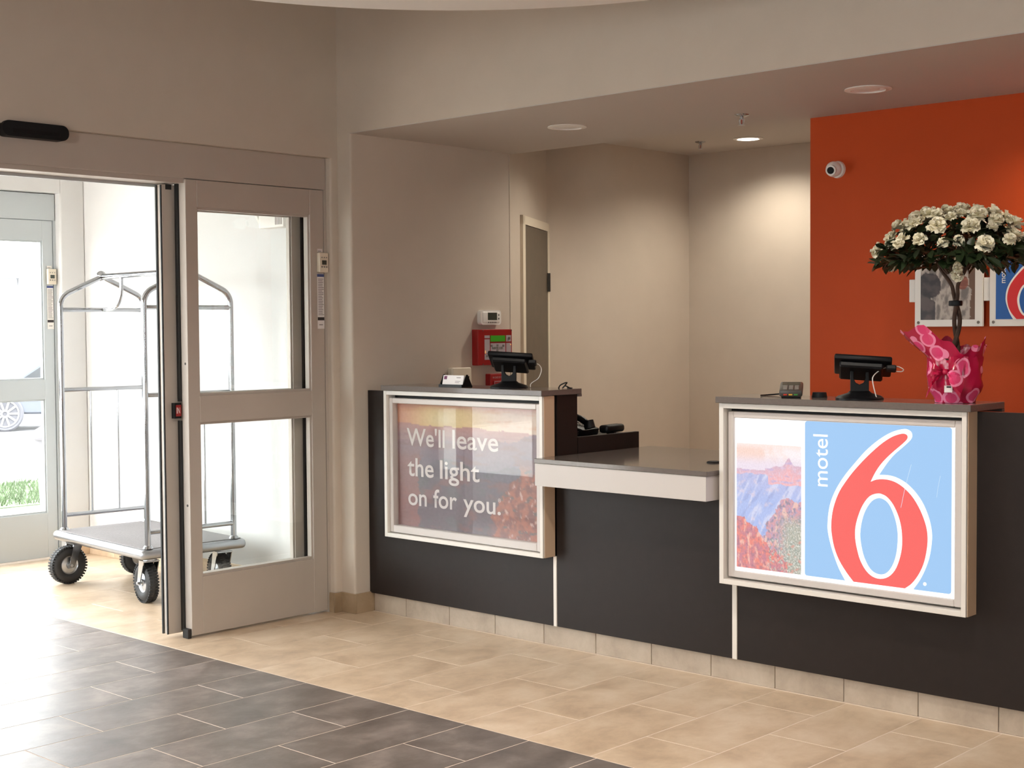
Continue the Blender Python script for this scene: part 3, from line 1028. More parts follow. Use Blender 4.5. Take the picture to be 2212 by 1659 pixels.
# business card holder
t = thing('card_holder', 'black business card holder with white cards on the left counter', 'card holder', (-4.775, 4.75, 1.158), math.radians(4))
tl = Matrix.Rotation(math.radians(-14), 4, 'X')
h = MB().box(-0.072, 0.072, -0.030, 0.045, 0.0, 0.004).box(-0.072, 0.072, -0.032, -0.024, 0.0, 0.012)
h.prism([(-0.0, 0), (0.001, 0)] if False else [(-0.074, 0.0), (0.074, 0.0), (0.074, 0.004), (-0.074, 0.004)], -0.03, 0.045)
for s_ in (-1, 1):
    b = bmesh.new()
    pts = [(-0.028, 0.0), (0.045, 0.0), (0.012, 0.058), (0.004, 0.058)]
    va = [b.verts.new((s_ * 0.070, p[0], p[1])) for p in pts]
    vb = [b.verts.new((s_ * 0.074, p[0], p[1])) for p in pts]
    b.faces.new(va)
    b.faces.new(vb[::-1])
    for k in range(4):
        b.faces.new((va[k], va[(k + 1) % 4], vb[(k + 1) % 4], vb[k]))
    bmesh.ops.recalc_face_normals(b, faces=b.faces)
    h._add(b)
h.box(-0.072, 0.072, 0.010, 0.013, 0.0, 0.055, mtx=tl)
obj('holder', h, BLACKP, t, local=True)
cdm = Matrix.Translation((0, -0.016, 0.006)) @ tl
cards = obj('card_stack', MB().box(-0.064, 0.064, 0.0, 0.018, 0.0, 0.050).xf(cdm), PAPER, t, local=True)
obj('card_logo', MB().box(-0.058, -0.040, -0.0006, 0.0, 0.030, 0.046).xf(cdm), PURPLE, cards, local=True)
obj('card_print', MB().box(0.020, 0.046, -0.0005, 0.0, 0.037, 0.040).box(0.014, 0.046, -0.0005, 0.0, 0.020, 0.022).box(0.014, 0.040, -0.0005, 0.0, 0.014, 0.016).xf(cdm), GREYINK, cards, local=True)

# card payment terminal
t = thing('payment_terminal', 'small dark grey payment terminal on the counter left of the tablet', 'card reader', (-2.955, 4.79, 1.1585), math.radians(30))
tm = Matrix.Translation((0, 0, 0.010)) @ Matrix.Rotation(math.radians(10), 4, 'X')
obj('body', MB().box(-0.044, 0.044, -0.075, 0.085, 0.006, 0.034, 0.008, 2).xf(tm), MULLG, t, local=True, smooth=True)
bd = t.children[0]
obj('foot', MB().box(-0.036, 0.036, -0.06, 0.07, 0.0, 0.012), BLACKP, t, local=True)
obj('screen', MB().box(-0.034, 0.034, 0.02, 0.068, 0.0338, 0.0350).xf(tm), LCD, bd, local=True)
ky = MB()
for r_ in range(4):
    for c_ in range(3):
        ky.box(-0.03 + c_ * 0.022, -0.014 + c_ * 0.022, -0.062 + r_ * 0.018, -0.050 + r_ * 0.018, 0.033, 0.037, 0.001)
obj('keypad', ky.xf(tm), GREYP, bd, local=True)
kc = [(206, 60, 40), (220, 170, 50), (70, 150, 70)]
for i, cc in enumerate(kc):
    obj('key', MB().box(-0.028 + i * 0.02, -0.014 + i * 0.02, -0.0765, -0.0745, 0.014, 0.019).xf(tm), mat('key_colour_%d' % i, rgb(*cc), 0.4), bd, local=True)
obj('cable', MB().tube(spline([(-0.03, 0.08, 0.012), (-0.06, 0.11, 0.006), (-0.10, 0.10, 0.003), (-0.12, 0.06, 0.003)], 6, False), 0.003, 6), BLACKP, t, local=True, smooth=True)

# cable grommets
def grommet(label, x, y, z, h):
    t = thing('cable_grommet', label, 'grommet', (x, y, z), 0, 'cable grommets')
    obj('collar', MB().lathe([(0, 0), (0.030, 0), (0.030, 0.003), (0.026, h), (0.020, h), (0.020, 0.003), (0, 0.003)], 24), BLACKM, t, local=True, smooth=True)
    obj('cap', MB().lathe([(0, h - 0.002), (0.019, h - 0.002), (0.019, h - 0.0005), (0, h - 0.0005)], 24), BLACKP, t, local=True)


grommet('black cable grommet standing up between the payment terminal and the tablet', -2.86, 4.84, 1.158, 0.020)
grommet('flat black cable grommet in the low writing shelf top', -3.43, 4.95, 0.862, 0.006)

# small cable tangle at the end of the left counter
t = tag(obj('power_cable', MB().tube(spline([(-4.25, 4.90, 1.160), (-4.22, 4.88, 1.175), (-4.20, 4.90, 1.185), (-4.20, 4.87, 1.162), (-4.175, 4.86, 1.172), (-4.158, 4.87, 1.1625), (-4.17, 4.90, 1.161), (-4.21, 4.915, 1.161)], 6, False), 0.0032, 6), BLACKP, smooth=True), 'black power cable end lying at the corner of the left counter', 'cable')

# desk phone
t = thing('desk_phone', 'black desk phone with its handset laid askew on the low staff desk', 'phone', (-4.36, 5.12, 0.9255), math.radians(100))
pm = Matrix.Rotation(math.radians(14), 4, 'X')
obj('body', MB().box(-0.085, 0.085, -0.10, 0.11, 0.0, 0.035, 0.008, 2).xf(Matrix.Translation((0, 0, 0.022)) @ pm), BLACKP, t, local=True, smooth=True)
pb = t.children[0]
obj('foot', MB().box(-0.08, 0.08, -0.09, 0.10, 0.0, 0.02), BLACKM, t, local=True)
ky = MB()
for r_ in range(4):
    for c_ in range(3):
        ky.box(-0.01 + c_ * 0.026, 0.008 + c_ * 0.026, -0.08 + r_ * 0.024, -0.064 + r_ * 0.024, 0.034, 0.039, 0.001)
obj('keypad', ky.xf(Matrix.Translation((0, 0, 0.022)) @ pm), GREYP, pb, local=True)
obj('screen', MB().box(-0.01, 0.07, 0.03, 0.085, 0.0345, 0.037).xf(Matrix.Translation((0, 0, 0.022)) @ pm), LCD, pb, local=True)
hs = MB().tube(spline([(-0.06, -0.13, 0.055), (-0.05, -0.07, 0.085), (-0.045, 0.0, 0.098), (-0.045, 0.07, 0.092), (-0.05, 0.12, 0.06)], 6, False), 0.015, 12)
hs.cyl((-0.06, -0.125, 0.075), (-0.062, -0.135, 0.040), 0.024, 0.026, 16).cyl((-0.05, 0.115, 0.078), (-0.05, 0.122, 0.042), 0.024, 0.026, 16)
obj('handset', hs, BLACKP, t, local=True, smooth=True)
co = [(-0.105 - 0.010 * math.cos(k * 0.9), -0.10 + k * 0.0026, 0.016 + 0.010 * math.sin(k * 0.9)) for k in range(70)]
obj('cord', MB().tube(co, 0.0025, 5), BLACKP, t, local=True, smooth=True)
t = thing('headset', 'black flat handset resting on the staff desk beside the desk phone', 'handset', (-4.25, 5.290, 0.9255), math.radians(98))
obj('body', MB().box(-0.085, 0.075, -0.028, 0.028, 0.008, 0.046, 0.014, 3).box(-0.02, 0.0, -0.02, 0.02, 0.0, 0.01), BLACKP, t, local=True, smooth=True)

# ------------------------------------------------------------------ flowering azalea standard in a pink foil wrap
def wrap_mat():
    m = bpy.data.materials.new('pink_foil_wrap')
    m.use_nodes = True
    n, l = m.node_tree.nodes, m.node_tree.links
    p = n['Principled BSDF']
    tc = n.new('ShaderNodeTexCoord')
    v = n.new('ShaderNodeTexVoronoi')
    v.inputs['Scale'].default_value = 15
    l.new(tc.outputs['Object'], v.inputs['Vector'])
    cr = n.new('ShaderNodeValToRGB')
    cr.color_ramp.interpolation = 'CONSTANT'
    cr.color_ramp.elements[0].color = rgb(222, 70, 120)
    cr.color_ramp.elements[1].position = 0.46
    cr.color_ramp.elements[1].color = rgb(178, 24, 66)
    e = cr.color_ramp.elements.new(0.34)
    e.color = rgb(240, 140, 176)
    l.new(v.outputs['Distance'], cr.inputs[0])
    l.new(cr.outputs[0], p.inputs['Base Color'])
    p.inputs['Roughness'].default_value = 0.22
    return m


random.seed(7)
FOIL = wrap_mat()
pl = thing('potted_azalea', 'white flowering azalea tree in a pink foil wrapped pot on the right counter', 'potted plant', (-2.285, 4.80, 1.158))
def ring_mesh(rows, seg, fn):
    b = bmesh.new()
    rs = []
    for j in range(rows + 1):
        rs.append([b.verts.new(fn(j / rows, 2 * PI * k / seg)) for k in range(seg)])
    for a, c in zip(rs, rs[1:]):
        for k in range(seg):
            b.faces.new((a[k], a[(k + 1) % seg], c[(k + 1) % seg], c[k]))
    return b


def wrapfn(v, a):
    r = 0.070 + 0.020 * smooth(0, 0.35, v) + 0.006 * v
    r += 0.006 * fbm(math.cos(a) * 3 + v, math.sin(a) * 3, v * 4) + 0.0035 * math.sin(a * 13 + v * 5) * v
    return (r * math.cos(a), r * math.sin(a), 0.001 + 0.165 * v)


m_ = MB()
m_._add(ring_mesh(14, 64, wrapfn))
b = bmesh.new()
vs = [b.verts.new((0.070 * math.cos(2 * PI * k / 32), 0.070 * math.sin(2 * PI * k / 32), 0.001)) for k in range(32)]
b.faces.new(vs)
m_._add(b)
obj('wrap', m_, FOIL, pl, local=True, smooth=True, sharp=25)


def collarfn(v, a):
    # ragged foil collar: stands up behind and to the left, dips in front
    lf = max(0.0, -math.cos(a - 0.62))          # towards the left of the picture
    r = 0.094 + v * (0.012 + 0.085 * lf ** 3) + 0.012 * v * fbm(math.cos(a) * 4, math.sin(a) * 4, 2)
    h = 0.160 + v * (0.045 + 0.055 * lf ** 1.5 + 0.02 * math.sin(a * 3 + 1)) + 0.012 * v * math.sin(a * 9)
    return (r * math.cos(a), r * math.sin(a), h)


obj('collar', MB()._add(ring_mesh(8, 72, collarfn)), FOIL, pl, local=True, smooth=True, sharp=25)
ear = MB()
b = bmesh.new()
grid = []
for j in range(7):
    row = []
    for i in range(7):
        u_, v_ = i / 6, j / 6
        wd = 0.035 * (1 - 0.65 * v_)
        row.append(b.verts.new((-0.085 - 0.05 * v_ * v_ + (u_ - 0.5) * wd * 1.6, -0.05 + 0.02 * math.sin(u_ * 6), 0.185 + 0.085 * v_ - 0.02 * (u_ - 0.5) ** 2 * 10 * v_)))
    grid.append(row)
for j in range(6):
    for i in range(6):
        b.faces.new((grid[j][i], grid[j][i + 1], grid[j + 1][i + 1], grid[j + 1][i]))
ear._add(b)
obj('foil_ear', ear, FOIL, pl, local=True, smooth=True)
# twisted bow of foil on the front
bw = MB()
for s_ in (-1, 1):
    for q in range(2):
        pts = []
        b = bmesh.new()
        rows = []
        for j in range(9):
            t_ = j / 8
            cx_ = s_ * (0.006 + 0.055 * t_)
            wd = 0.006 + 0.034 * t_ ** 1.3
            z_ = 0.112 - q * (0.055 * t_) + 0.018 * t_ * (1 - q)
            y_ = -0.100 - 0.022 * math.sin(t_ * PI)
            rows.append([b.verts.new((cx_ + 0.25 * wd * (i - 2) * (0.4 if q == 0 else 1) / 2, y_ + 0.006 * math.cos(i * 2.2 + j), z_ + wd * (i - 2) / 2)) for i in range(5)])
        for a_, c_ in zip(rows, rows[1:]):
            for i in range(4):
                b.faces.new((a_[i], a_[i + 1], c_[i + 1], c_[i]))
        bw._add(b, Matrix.Rotation(0.12, 4, 'Z'))
bw.sphere(Matrix.Rotation(0.12, 4, 'Z') @ Vector((0, -0.104, 0.112)), 0.011)
obj('bow', bw, FOIL, pl, local=True, smooth=True)
tgm = Matrix.Translation((0, 0.005, 0)) @ Matrix.Rotation(0.22, 4, 'Z')
tg = obj('care_tag', MB().box(-0.016, 0.012, -0.1035, -0.102, 0.040, 0.064).xf(tgm), PAPER, pl, local=True)
obj('tag_print', MB().box(-0.008, 0.008, -0.1040, -0.1035, 0.056, 0.062).xf(tgm), DARKINK, tg, local=True)
obj('soil', MB().lathe([(0, 0.168), (0.06, 0.166), (0.092, 0.158), (0.09, 0.150), (0, 0.150)], 32), SOIL, pl, local=True, smooth=True)
for s_ in range(2):
    pts = []
    for k in range(26):
        v_ = k / 25
        a_ = s_ * PI + v_ * 9.0
        rr = 0.010 * (1 - 0.2 * v_) + 0.045 * smooth(0.72, 1.0, v_)
        ang = a_ if v_ < 0.7 else s_ * PI + 0.7 * 9.0
        pts.append((rr * math.cos(ang) - 0.004 + 0.01 * math.sin(v_ * 4), rr * math.sin(ang), 0.155 + 0.345 * v_))
    obj('trunk', MB().tube(spline(pts, 2, False), 0.0095, 8, 0.006), BARK, pl, local=True, smooth=True)
obj('trunk_tie', MB().lathe([(0.022, 0.345), (0.024, 0.347), (0.024, 0.362), (0.022, 0.364), (0.018, 0.362), (0.018, 0.347)], 20, close=True), BLACKM, pl, local=True, smooth=True)
for k in range(9):
    a_ = k * 2.4
    R_ = 0.12 + 0.12 * random.random()
    obj('branch', MB().tube(spline([(0.03 * math.cos(a_), 0.03 * math.sin(a_), 0.46), (0.5 * R_ * math.cos(a_), 0.5 * R_ * math.sin(a_), 0.525), (R_ * math.cos(a_), R_ * math.sin(a_), 0.565)], 4, False), 0.004, 6, 0.002), BARK, pl, local=True, smooth=True)


def leaf_me(L, Wd, cup):
    b = bmesh.new()
    st = [(0, 0.08), (0.25, 0.75), (0.55, 1.0), (0.8, 0.65), (1.0, 0.02)]
    rows = []
    for t_, w_ in st:
        rows.append([b.verts.new((L * t_, s_ * Wd * w_, cup * (abs(s_)) * w_ - 0.5 * cup * t_ * t_ * 2)) for s_ in (-1, 0, 1)])
    for a_, c_ in zip(rows, rows[1:]):
        for i in range(2):
            b.faces.new((a_[i], a_[i + 1], c_[i + 1], c_[i]))
    for f_ in b.faces:
        f_.smooth = True
    me = bpy.data.meshes.new('leaf')
    b.to_mesh(me)
    b.free()
    me.materials.append(LEAFM)
    return me


def blossom_me(seed):
    """ruffled double azalea bloom: three whorls of wavy petals"""
    rd = random.Random(seed)
    b = bmesh.new()
    for wv, (np_, Rr, lift) in enumerate(((6, 0.023, 0.0), (6, 0.023, 0.5), (5, 0.021, 0.95), (4, 0.017, 1.35))):
        for p in range(np_):
            az = 2 * PI * p / np_ + wv * 0.5 + rd.uniform(-0.25, 0.25)
            el = lift + rd.uniform(-0.2, 0.2)
            L = Rr * rd.uniform(0.85, 1.15)
            mt = Matrix.Rotation(az, 3, 'Z') @ Matrix.Rotation(-el, 3, 'Y')
            rows = []
            for t_, w_ in ((0.05, 0.25), (0.5, 0.75), (0.85, 0.85), (1.0, 0.45)):
                row = []
                for s_ in (-1, -0.4, 0.4, 1):
                    q = mt @ Vector((L * t_, s_ * L * 0.62 * w_, L * (0.20 * t_ * math.sin(s_ * 5 + p * 2 + wv) + 0.12 * s_ * s_ * t_ - 0.18 * t_ * t_)))
                    row.append(b.verts.new(q))
                rows.append(row)
            for a_, c_ in zip(rows, rows[1:]):
                for i in range(3):
                    b.faces.new((a_[i], a_[i + 1], c_[i + 1], c_[i]))
    for f_ in b.faces:
        f_.smooth = True
    me = bpy.data.meshes.new('blossom')
    b.to_mesh(me)
    b.free()
    me.materials.append(PETAL)
    return me


LV = [leaf_me(0.048, 0.0115, 0.004), leaf_me(0.040, 0.0105, 0.003), leaf_me(0.033, 0.010, 0.004)]
BV = [blossom_me(k) for k in range(4)]
CRZ = 0.535      # crown: a shallow umbrella
def crown_pt(a_, q, top=True):
    R_ = 0.276 * q
    zt = CRZ + 0.142 * (1 - q ** 2.4)
    zb = CRZ - 0.046 * (1 - (1 - q) ** 2) + 0.02 * (1 - q)
    return R_ * math.cos(a_), R_ * math.sin(a_), zt, zb


cnt = 0
for k in range(298):
    a_ = k * 2.39996
    q = math.sqrt((k + 0.5) / 298)
    x_, y_, zt, zb = crown_pt(a_, q)
    f_ = random.random()
    z_ = zb + (zt - zb) * f_ + random.uniform(-0.012, 0.006)
    o = bpy.data.objects.new('leaf', LV[k % 3])
    COL.objects.link(o)
    o.parent = pl
    o.location = (x_ * random.uniform(0.85, 1.0), y_ * random.uniform(0.85, 1.0), z_)
    o.rotation_euler = (random.uniform(-0.5, 0.5), random.uniform(-0.5, 0.9) - 0.5 * (1 - f_) + 0.3, a_ + random.uniform(-0.9, 0.9))
    sc_ = random.uniform(1.1, 1.6)
    o.scale = (sc_, sc_, sc_)
fol = bmesh.new()
for k in range(620):
    a_ = random.uniform(0, 2 * PI)
    q = math.sqrt(random.random())
    x_, y_, zt, zb = crown_pt(a_, q)
    mt_ = Matrix.Translation((x_ * 0.95, y_ * 0.95, zb + (zt - zb) * random.uniform(0.0, 0.9))) @ Matrix.Rotation(a_ + random.uniform(-1.2, 1.2), 4, 'Z') @ Matrix.Rotation(random.uniform(-0.5, 0.9), 4, 'Y') @ Matrix.Rotation(random.uniform(-0.6, 0.6), 4, 'X') @ Matrix.Scale(random.uniform(1.0, 1.5), 4)
    n0 = len(fol.verts)
    fol.from_mesh(LV[k % 3])
    fol.verts.ensure_lookup_table()
    bmesh.ops.transform(fol, matrix=mt_, verts=fol.verts[n0:])
fm = MB()
fm._add(fol)
obj('inner_leaves', fm, LEAFM, pl, local=True, smooth=True)['kind'] = 'stuff'
for k in range(70):
    a_ = k * 2.39996 + 0.7
    q = math.sqrt((k + 0.6) / 70) * 1.0
    x_, y_, zt, zb = crown_pt(a_, q)
    if q > 0.80 and random.random() < 0.45:
        zt = zt - random.uniform(0.01, 0.045)
    if random.random() < 0.10:
        continue
    o = bpy.data.objects.new('blossom', BV[k % 4])
    COL.objects.link(o)
    o.parent = pl
    j_ = random.uniform(0.93, 1.06)
    o.location = (x_ * j_, y_ * j_, zt + random.uniform(-0.004, 0.022))
    o.rotation_euler = (random.uniform(-0.4, 0.4), 0.9 * q + random.uniform(-0.2, 0.2), a_)
    sc_ = random.uniform(0.8, 1.5)
    o.scale = (sc_, sc_, sc_)
for p in ((0.035, -0.05, 0.475), (0.045, -0.06, 0.50), (0.02, -0.03, 0.455)):
    o = bpy.data.objects.new('blossom', BV[1])
    COL.objects.link(o)
    o.parent = pl
    o.location = p
    o.rotation_euler = (1.2, 0.4, random.uniform(0, 6))

# ------------------------------------------------------------------ things on the walls
# thermostat, alarm panel, pull station on the side wall (facing +X, reading along +Y)
t = thing('thermostat', 'white rounded thermostat with a dark screen above the red fire alarm panel', 'thermostat', (XS, 5.645, 1.495))
obj('body', MB().box(XS, XS + 0.028, 5.567, 5.728, 1.453, 1.534, 0.018, 4, 'x').box(XS + 0.004, XS + 0.032, 5.575, 5.72, 1.459, 1.529, 0.012, 3), WHITEP, t, smooth=True)
obj('screen', MB().box(XS + 0.031, XS + 0.033, 5.618, 5.690, 1.479, 1.520), LCD, t)
k = MB()
for i in range(5):
    k.cyl((XS + 0.031, 5.624 + i * 0.014, 1.466), (XS + 0.034, 5.624 + i * 0.014, 1.466), 0.004, seg=8)
k.box(XS + 0.031, XS + 0.034, 5.700, 5.709, 1.502, 1.512, 0.001).box(XS + 0.031, XS + 0.034, 5.700, 5.709, 1.482, 1.492, 0.001)
obj('buttons', k, GREYP, t)

fp = thing('alarm_panel', 'red fire alarm panel with a green display on the side wall', 'alarm panel', (XS, 5.67, 1.33))
XP = XS + 0.048
obj('housing', MB().box(XS, XP, 5.522, 5.795, 1.232, 1.428, 0.003), REDP, fp)
PANELW = mat('pale_keypad_film', rgb(176, 164, 170), 0.4)
GREENLCD = mat('green_display', rgb(30, 70, 14), 0.3, emis=rgb(52, 132, 20), estr=0.5)
obj('display', MB().box(XP, XP + 0.003, 5.620, 5.735, 1.361, 1.394), GREENLCD, fp)
kf = MB().box(XP, XP + 0.001, 5.573, 5.613, 1.380, 1.395).box(XP, XP + 0.001, 5.573, 5.613, 1.296, 1.374).box(XP, XP + 0.001, 5.620, 5.738, 1.300, 1.352).box(XP, XP + 0.001, 5.745, 5.785, 1.360, 1.395).box(XP, XP + 0.001, 5.745, 5.785, 1.300, 1.352).box(XP, XP + 0.001, 5.573, 5.785, 1.262, 1.293)
obj('keypad_film', kf, PANELW, fp)
kb = MB()
for i in range(7):
    kb.box(XP + 0.001, XP + 0.003, 5.583 + i * 0.028, 5.597 + i * 0.028, 1.276, 1.288, 0.0008)
for (a, c) in ((5.628, 1.338), (5.722, 1.338), (5.675, 1.340), (5.675, 1.326), (5.675, 1.312), (5.655, 1.326), (5.695, 1.326), (5.640, 1.326), (5.710, 1.326)):
    kb.box(XP + 0.001, XP + 0.003, a - 0.007, a + 0.007, c - 0.006, c + 0.006, 0.0008)
obj('buttons', kb, GREYP, fp)
obj('key_lock', MB().cyl((XP, 5.766, 1.378), (XP + 0.006, 5.766, 1.378), 0.008, seg=14), CHROME, fp)
AMB = mat('amber_light', (0.2, 0.08, 0.01, 1), 0.4, emis=(1.0, 0.42, 0.08, 1), estr=1.6)
for (a, c) in ((5.578, 1.309), (5.578, 1.300), (5.780, 1.343)):
    obj('indicator', MB().sphere((XP + 0.001, a, c), 0.0028, u=8, v=6), AMB, fp)
for (a, c) in ((5.560, 1.421), (5.560, 1.238), (5.788, 1.421), (5.788, 1.238)):
    obj('screw', MB().cyl((XP, a, c), (XP + 0.002, a, c), 0.0035, seg=8), CHROME, fp)
ps = thing('pull_station', 'small red fire pull station low on the side wall behind the tablet stand', 'pull station', (XS, 5.70, 1.12))
obj('housing', MB().box(XS, XS + 0.040, 5.625, 5.745, 1.062, 1.184, 0.004), REDP, ps)
hb = obj('handle', MB().box(XS + 0.040, XS + 0.046, 5.648, 5.735, 1.085, 1.145, 0.002), REDP, ps)
f = MB()
for (a, c, d, e) in ((5.652, 5.731, 1.089, 1.091), (5.652, 5.731, 1.139, 1.141), (5.652, 5.654, 1.089, 1.141), (5.729, 5.731, 1.089, 1.141)):
    f.box(XS + 0.046, XS + 0.0466, a, c, d, e)
obj('border', f, PANELW, hb)
text_mesh('lettering', 'LIFT', PANELW, hb, 5.672, 1.118, 0.04, XS + 0.0468, h=0.013, plane='x')
text_mesh('lettering', 'IN CASE OF FIRE', PANELW, ps, 5.645, 1.158, 0.085, XS + 0.0406, h=0.010, plane='x')
t = thing('junction_box', 'cream plastic box mounted low on the side wall behind the business cards', 'junction box', (XS, 5.41, 1.14))
obj('body', MB().box(XS, XS + 0.036, 5.335, 5.482, 1.08, 1.224, 0.005), CREAM, t)
obj('lid', MB().box(XS + 0.036, XS + 0.040, 5.339, 5.478, 1.084, 1.220, 0.001), CREAM, t)

# security camera on the orange wall
t = thing('security_camera', 'small white dome security camera on the orange wall', 'security camera', (-3.38, YO, 2.157))
obj('mount', MB().cyl((-3.375, YO, 2.157), (-3.375, YO - 0.014, 2.157), 0.040, 0.038, 28), WHITEP, t, smooth=True)
obj('eyeball', MB().sphere((-3.378, YO - 0.034, 2.157), 0.036, u=28, v=18), WHITEP, t, smooth=True)
cdv = Vector((0.28, -0.93, -0.05)).normalized() if False else Vector((0.18, -0.95, -0.22)).normalized()
cc = Vector((-3.378, YO - 0.034, 2.157))
obj('lens_shroud', MB().cyl(cc + cdv * 0.022, cc + cdv * 0.042, 0.024, 0.024, 24), WHITEP, t, smooth=True)
obj('lens', MB().cyl(cc + cdv * 0.038, cc + cdv * 0.0435, 0.0165, 0.0165, 24), BLACKP, t)

# framed panels on the orange wall
def wall_panel(label, x0, x1, z0, z1, name='wall_sign'):
    t = thing(name, label, 'wall sign', ((x0 + x1) / 2, YO, z0))
    obj('board', MB().box(x0, x1, YO - 0.045, YO - 0.030, z0, z1, 0.001), FRAMEW, t)
    for a in (x0 + 0.018, x1 - 0.018):
        for c in (z0 + 0.018, z1 - 0.018):
            obj('standoff', MB().cyl((a, YO - 0.047, c), (a, YO - 0.001, c), 0.0065, seg=12), CHROME, t)
    return t


p1 = wall_panel('white framed photo panel on the orange wall behind the azalea trunk', -2.965, -2.652, 1.428, 1.742)
def photo1(u, v):
    q = fbm(u * 4, v * 5, 50)
    cl = lerp((176, 164, 154), (108, 100, 96), smooth(-0.25, 0.35, fbm(u * 9 + v * 4, v * 3 - u * 5, 51)))
    c = cl
    if ((u - 0.14) / 0.24) ** 2 + ((v - 0.42) / 0.22) ** 2 < 1 + 0.3 * q:
        c = lerp((36, 30, 34), (70, 58, 58), smooth(-0.2, 0.4, q))
    if u < 0.28 and v > 0.55 + 0.5 * u:
        c = lerp((52, 44, 48), (84, 72, 70), smooth(-0.3, 0.4, q))
    if ((u - 0.78) / 0.10) ** 2 + ((v - 0.38) / 0.12) ** 2 < 1:
        c = lerp((122, 66, 52), (150, 92, 70), smooth(-0.2, 0.3, fbm(u * 3, v * 30, 52)))
    if u > 0.90 - 0.05 * q or v < 0.06:
        c = (98, 70, 52)
    return c


print_grid('photo', -2.937, -2.686, 1.458, 1.715, 60, 60, YO - 0.0455, photo1, print_mat('cloth_photo_print', 0, 0.4), p1)
p2 = wall_panel('white framed blue panel with a red numeral on the orange wall', -2.621, -2.308, 1.428, 1.742)
BLUEP = mat('blue_print', rgb(28, 88, 160), 0.35)
REDPR = mat('red_print', rgb(206, 34, 40), 0.35)
obj('blue_field', MB().box(-2.593, -2.336, YO - 0.0457, YO - 0.045, 1.458, 1.715), BLUEP, p2)
sc_ = (1.712 - 1.458) / (1.060 - 0.4815)
fx = lambda P: [(-2.345 + (x - (-2.328)) * sc_ - 0.02 + 0.0, 1.458 + (z - 0.4815) * sc_) for x, z in P]
nm = obj('numeral', MB().prism(spline(fx(WO), 3, True, (0, 26, 39)), YO - 0.0462, YO - 0.0457), WHITEP, p2)
obj('numeral_fill', MB().prism(spline(fx(RO), 3, True, (0, 24, 38)), YO - 0.0467, YO - 0.0462), REDPR, nm)
obj('numeral_ring', MB().prism(spline(fx(WI), 3), YO - 0.0472, YO - 0.0467), WHITEP, nm)
obj('numeral_counter', MB().prism(spline(fx(BI), 3), YO - 0.0477, YO - 0.0472), BLUEP, nm)
text_mesh('lettering', 'motel', WHITEP, p2, -2.551, 1.611, 0.074, YO - 0.0463, h=0.024, rot=True, bold=0.006)
for (a, c, lb) in ((-2.995, -2.966, 'white connector tab at the left side of the photo panel'), (-2.651, -2.622, 'white connector tab joining the photo panel and the blue panel')):
    tag(obj('connector_tab', MB().box(a, c, YO - 0.040, YO - 0.0005, 1.537, 1.637, 0.002), FRAMEW), lb, 'wall tab', 'connector tabs between the wall panels')


# control boxes and instruction labels on the door jambs
def jamb_control(label, lab2, x, y0, z, lit):
    t = thing('door_control', label, 'door control', (x, y0 + 0.03, z))
    obj('body', MB().box(x, x + 0.024, y0, y0 + 0.058, z, z + 0.098, 0.003), CREAM, t)
    obj('screen', MB().box(x + 0.024, x + 0.0255, y0 + 0.016, y0 + 0.044, z + 0.038, z + 0.060), LCD, t)
    k_ = MB()
    for i in range(3):
        k_.cyl((x + 0.024, y0 + 0.015 + i * 0.015, z + 0.074), (x + 0.026, y0 + 0.015 + i * 0.015, z + 0.074), 0.003, seg=8)
        k_.cyl((x + 0.024, y0 + 0.015 + i * 0.015, z + 0.027), (x + 0.026, y0 + 0.015 + i * 0.015, z + 0.027), 0.004, seg=8)
    obj('buttons', k_, GREYP, t)
    s = thing('instruction_label', lab2, 'label', (x, y0 + 0.025, z - 0.28))
    st = obj('sticker', MB().box(x, x + 0.0006, y0 + 0.002, y0 + 0.046, z - 0.282, z - 0.006), PAPER if not lit else WHITEP, s)
    obj('blue_header', MB().box(x + 0.0006, x + 0.0009, y0 + 0.002, y0 + 0.046, z - 0.022, z - 0.008), BLUEINK, st)
    obj('dark_band', MB().box(x + 0.0006, x + 0.0009, y0 + 0.003, y0 + 0.045, z - 0.240, z - 0.224), DARKINK, st)
    ln = MB()
    rd = random.Random(3)
    for i in range(22):
        zz = z - 0.032 - i * 0.0085
        ln.box(x + 0.0006, x + 0.0008, y0 + 0.008, y0 + 0.044 - rd.random() * 0.012, zz - 0.003, zz)
    ln.box(x + 0.0006, x + 0.0008, y0 + 0.012, y0 + 0.036, z - 0.264, z - 0.260)
    obj('print_lines', ln, GREYINK, st)
    obj('top_sticker', MB().box(x, x + 0.0006, y0 + 0.006, y0 + 0.038, z + 0.102, z + 0.118), PAPER if not lit else WHITEP, s)
    obj('top_print', MB().box(x + 0.0006, x + 0.0008, y0 + 0.010, y0 + 0.030, z + 0.105, z + 0.108), GREYINK, s)


jamb_control('small ivory door control box with a grey screen on the lobby door jamb', 'narrow printed instruction sticker under the control box on the lobby door jamb', XD + 0.002, 4.556, 1.720, False)
jamb_control('small ivory door control box on the bright outer entrance door jamb', 'narrow printed instruction sticker under the control box on the outer entrance jamb', XX + 0.002, 4.590, 1.730, True)

# motion sensor above the doorway
t = thing('door_sensor', 'black rounded motion sensor bar on the door header', 'door sensor', (XD, 3.03, 2.27))
sb = MB().box(XD + 0.004, XD + 0.058, 2.872, 3.172, 2.240, 2.304, 0.030, 6, 'x')
obj('housing', sb, BLACKM, t, smooth=True)
obj('lens_strip', MB().box(XD + 0.058, XD + 0.0605, 2.915, 3.13, 2.254, 2.272, 0.001), BLACKP, t)


# ceiling lights and sprinklers
BOWL = mat('bright_white_enamel', (0.88, 0.87, 0.86, 1), 0.35)


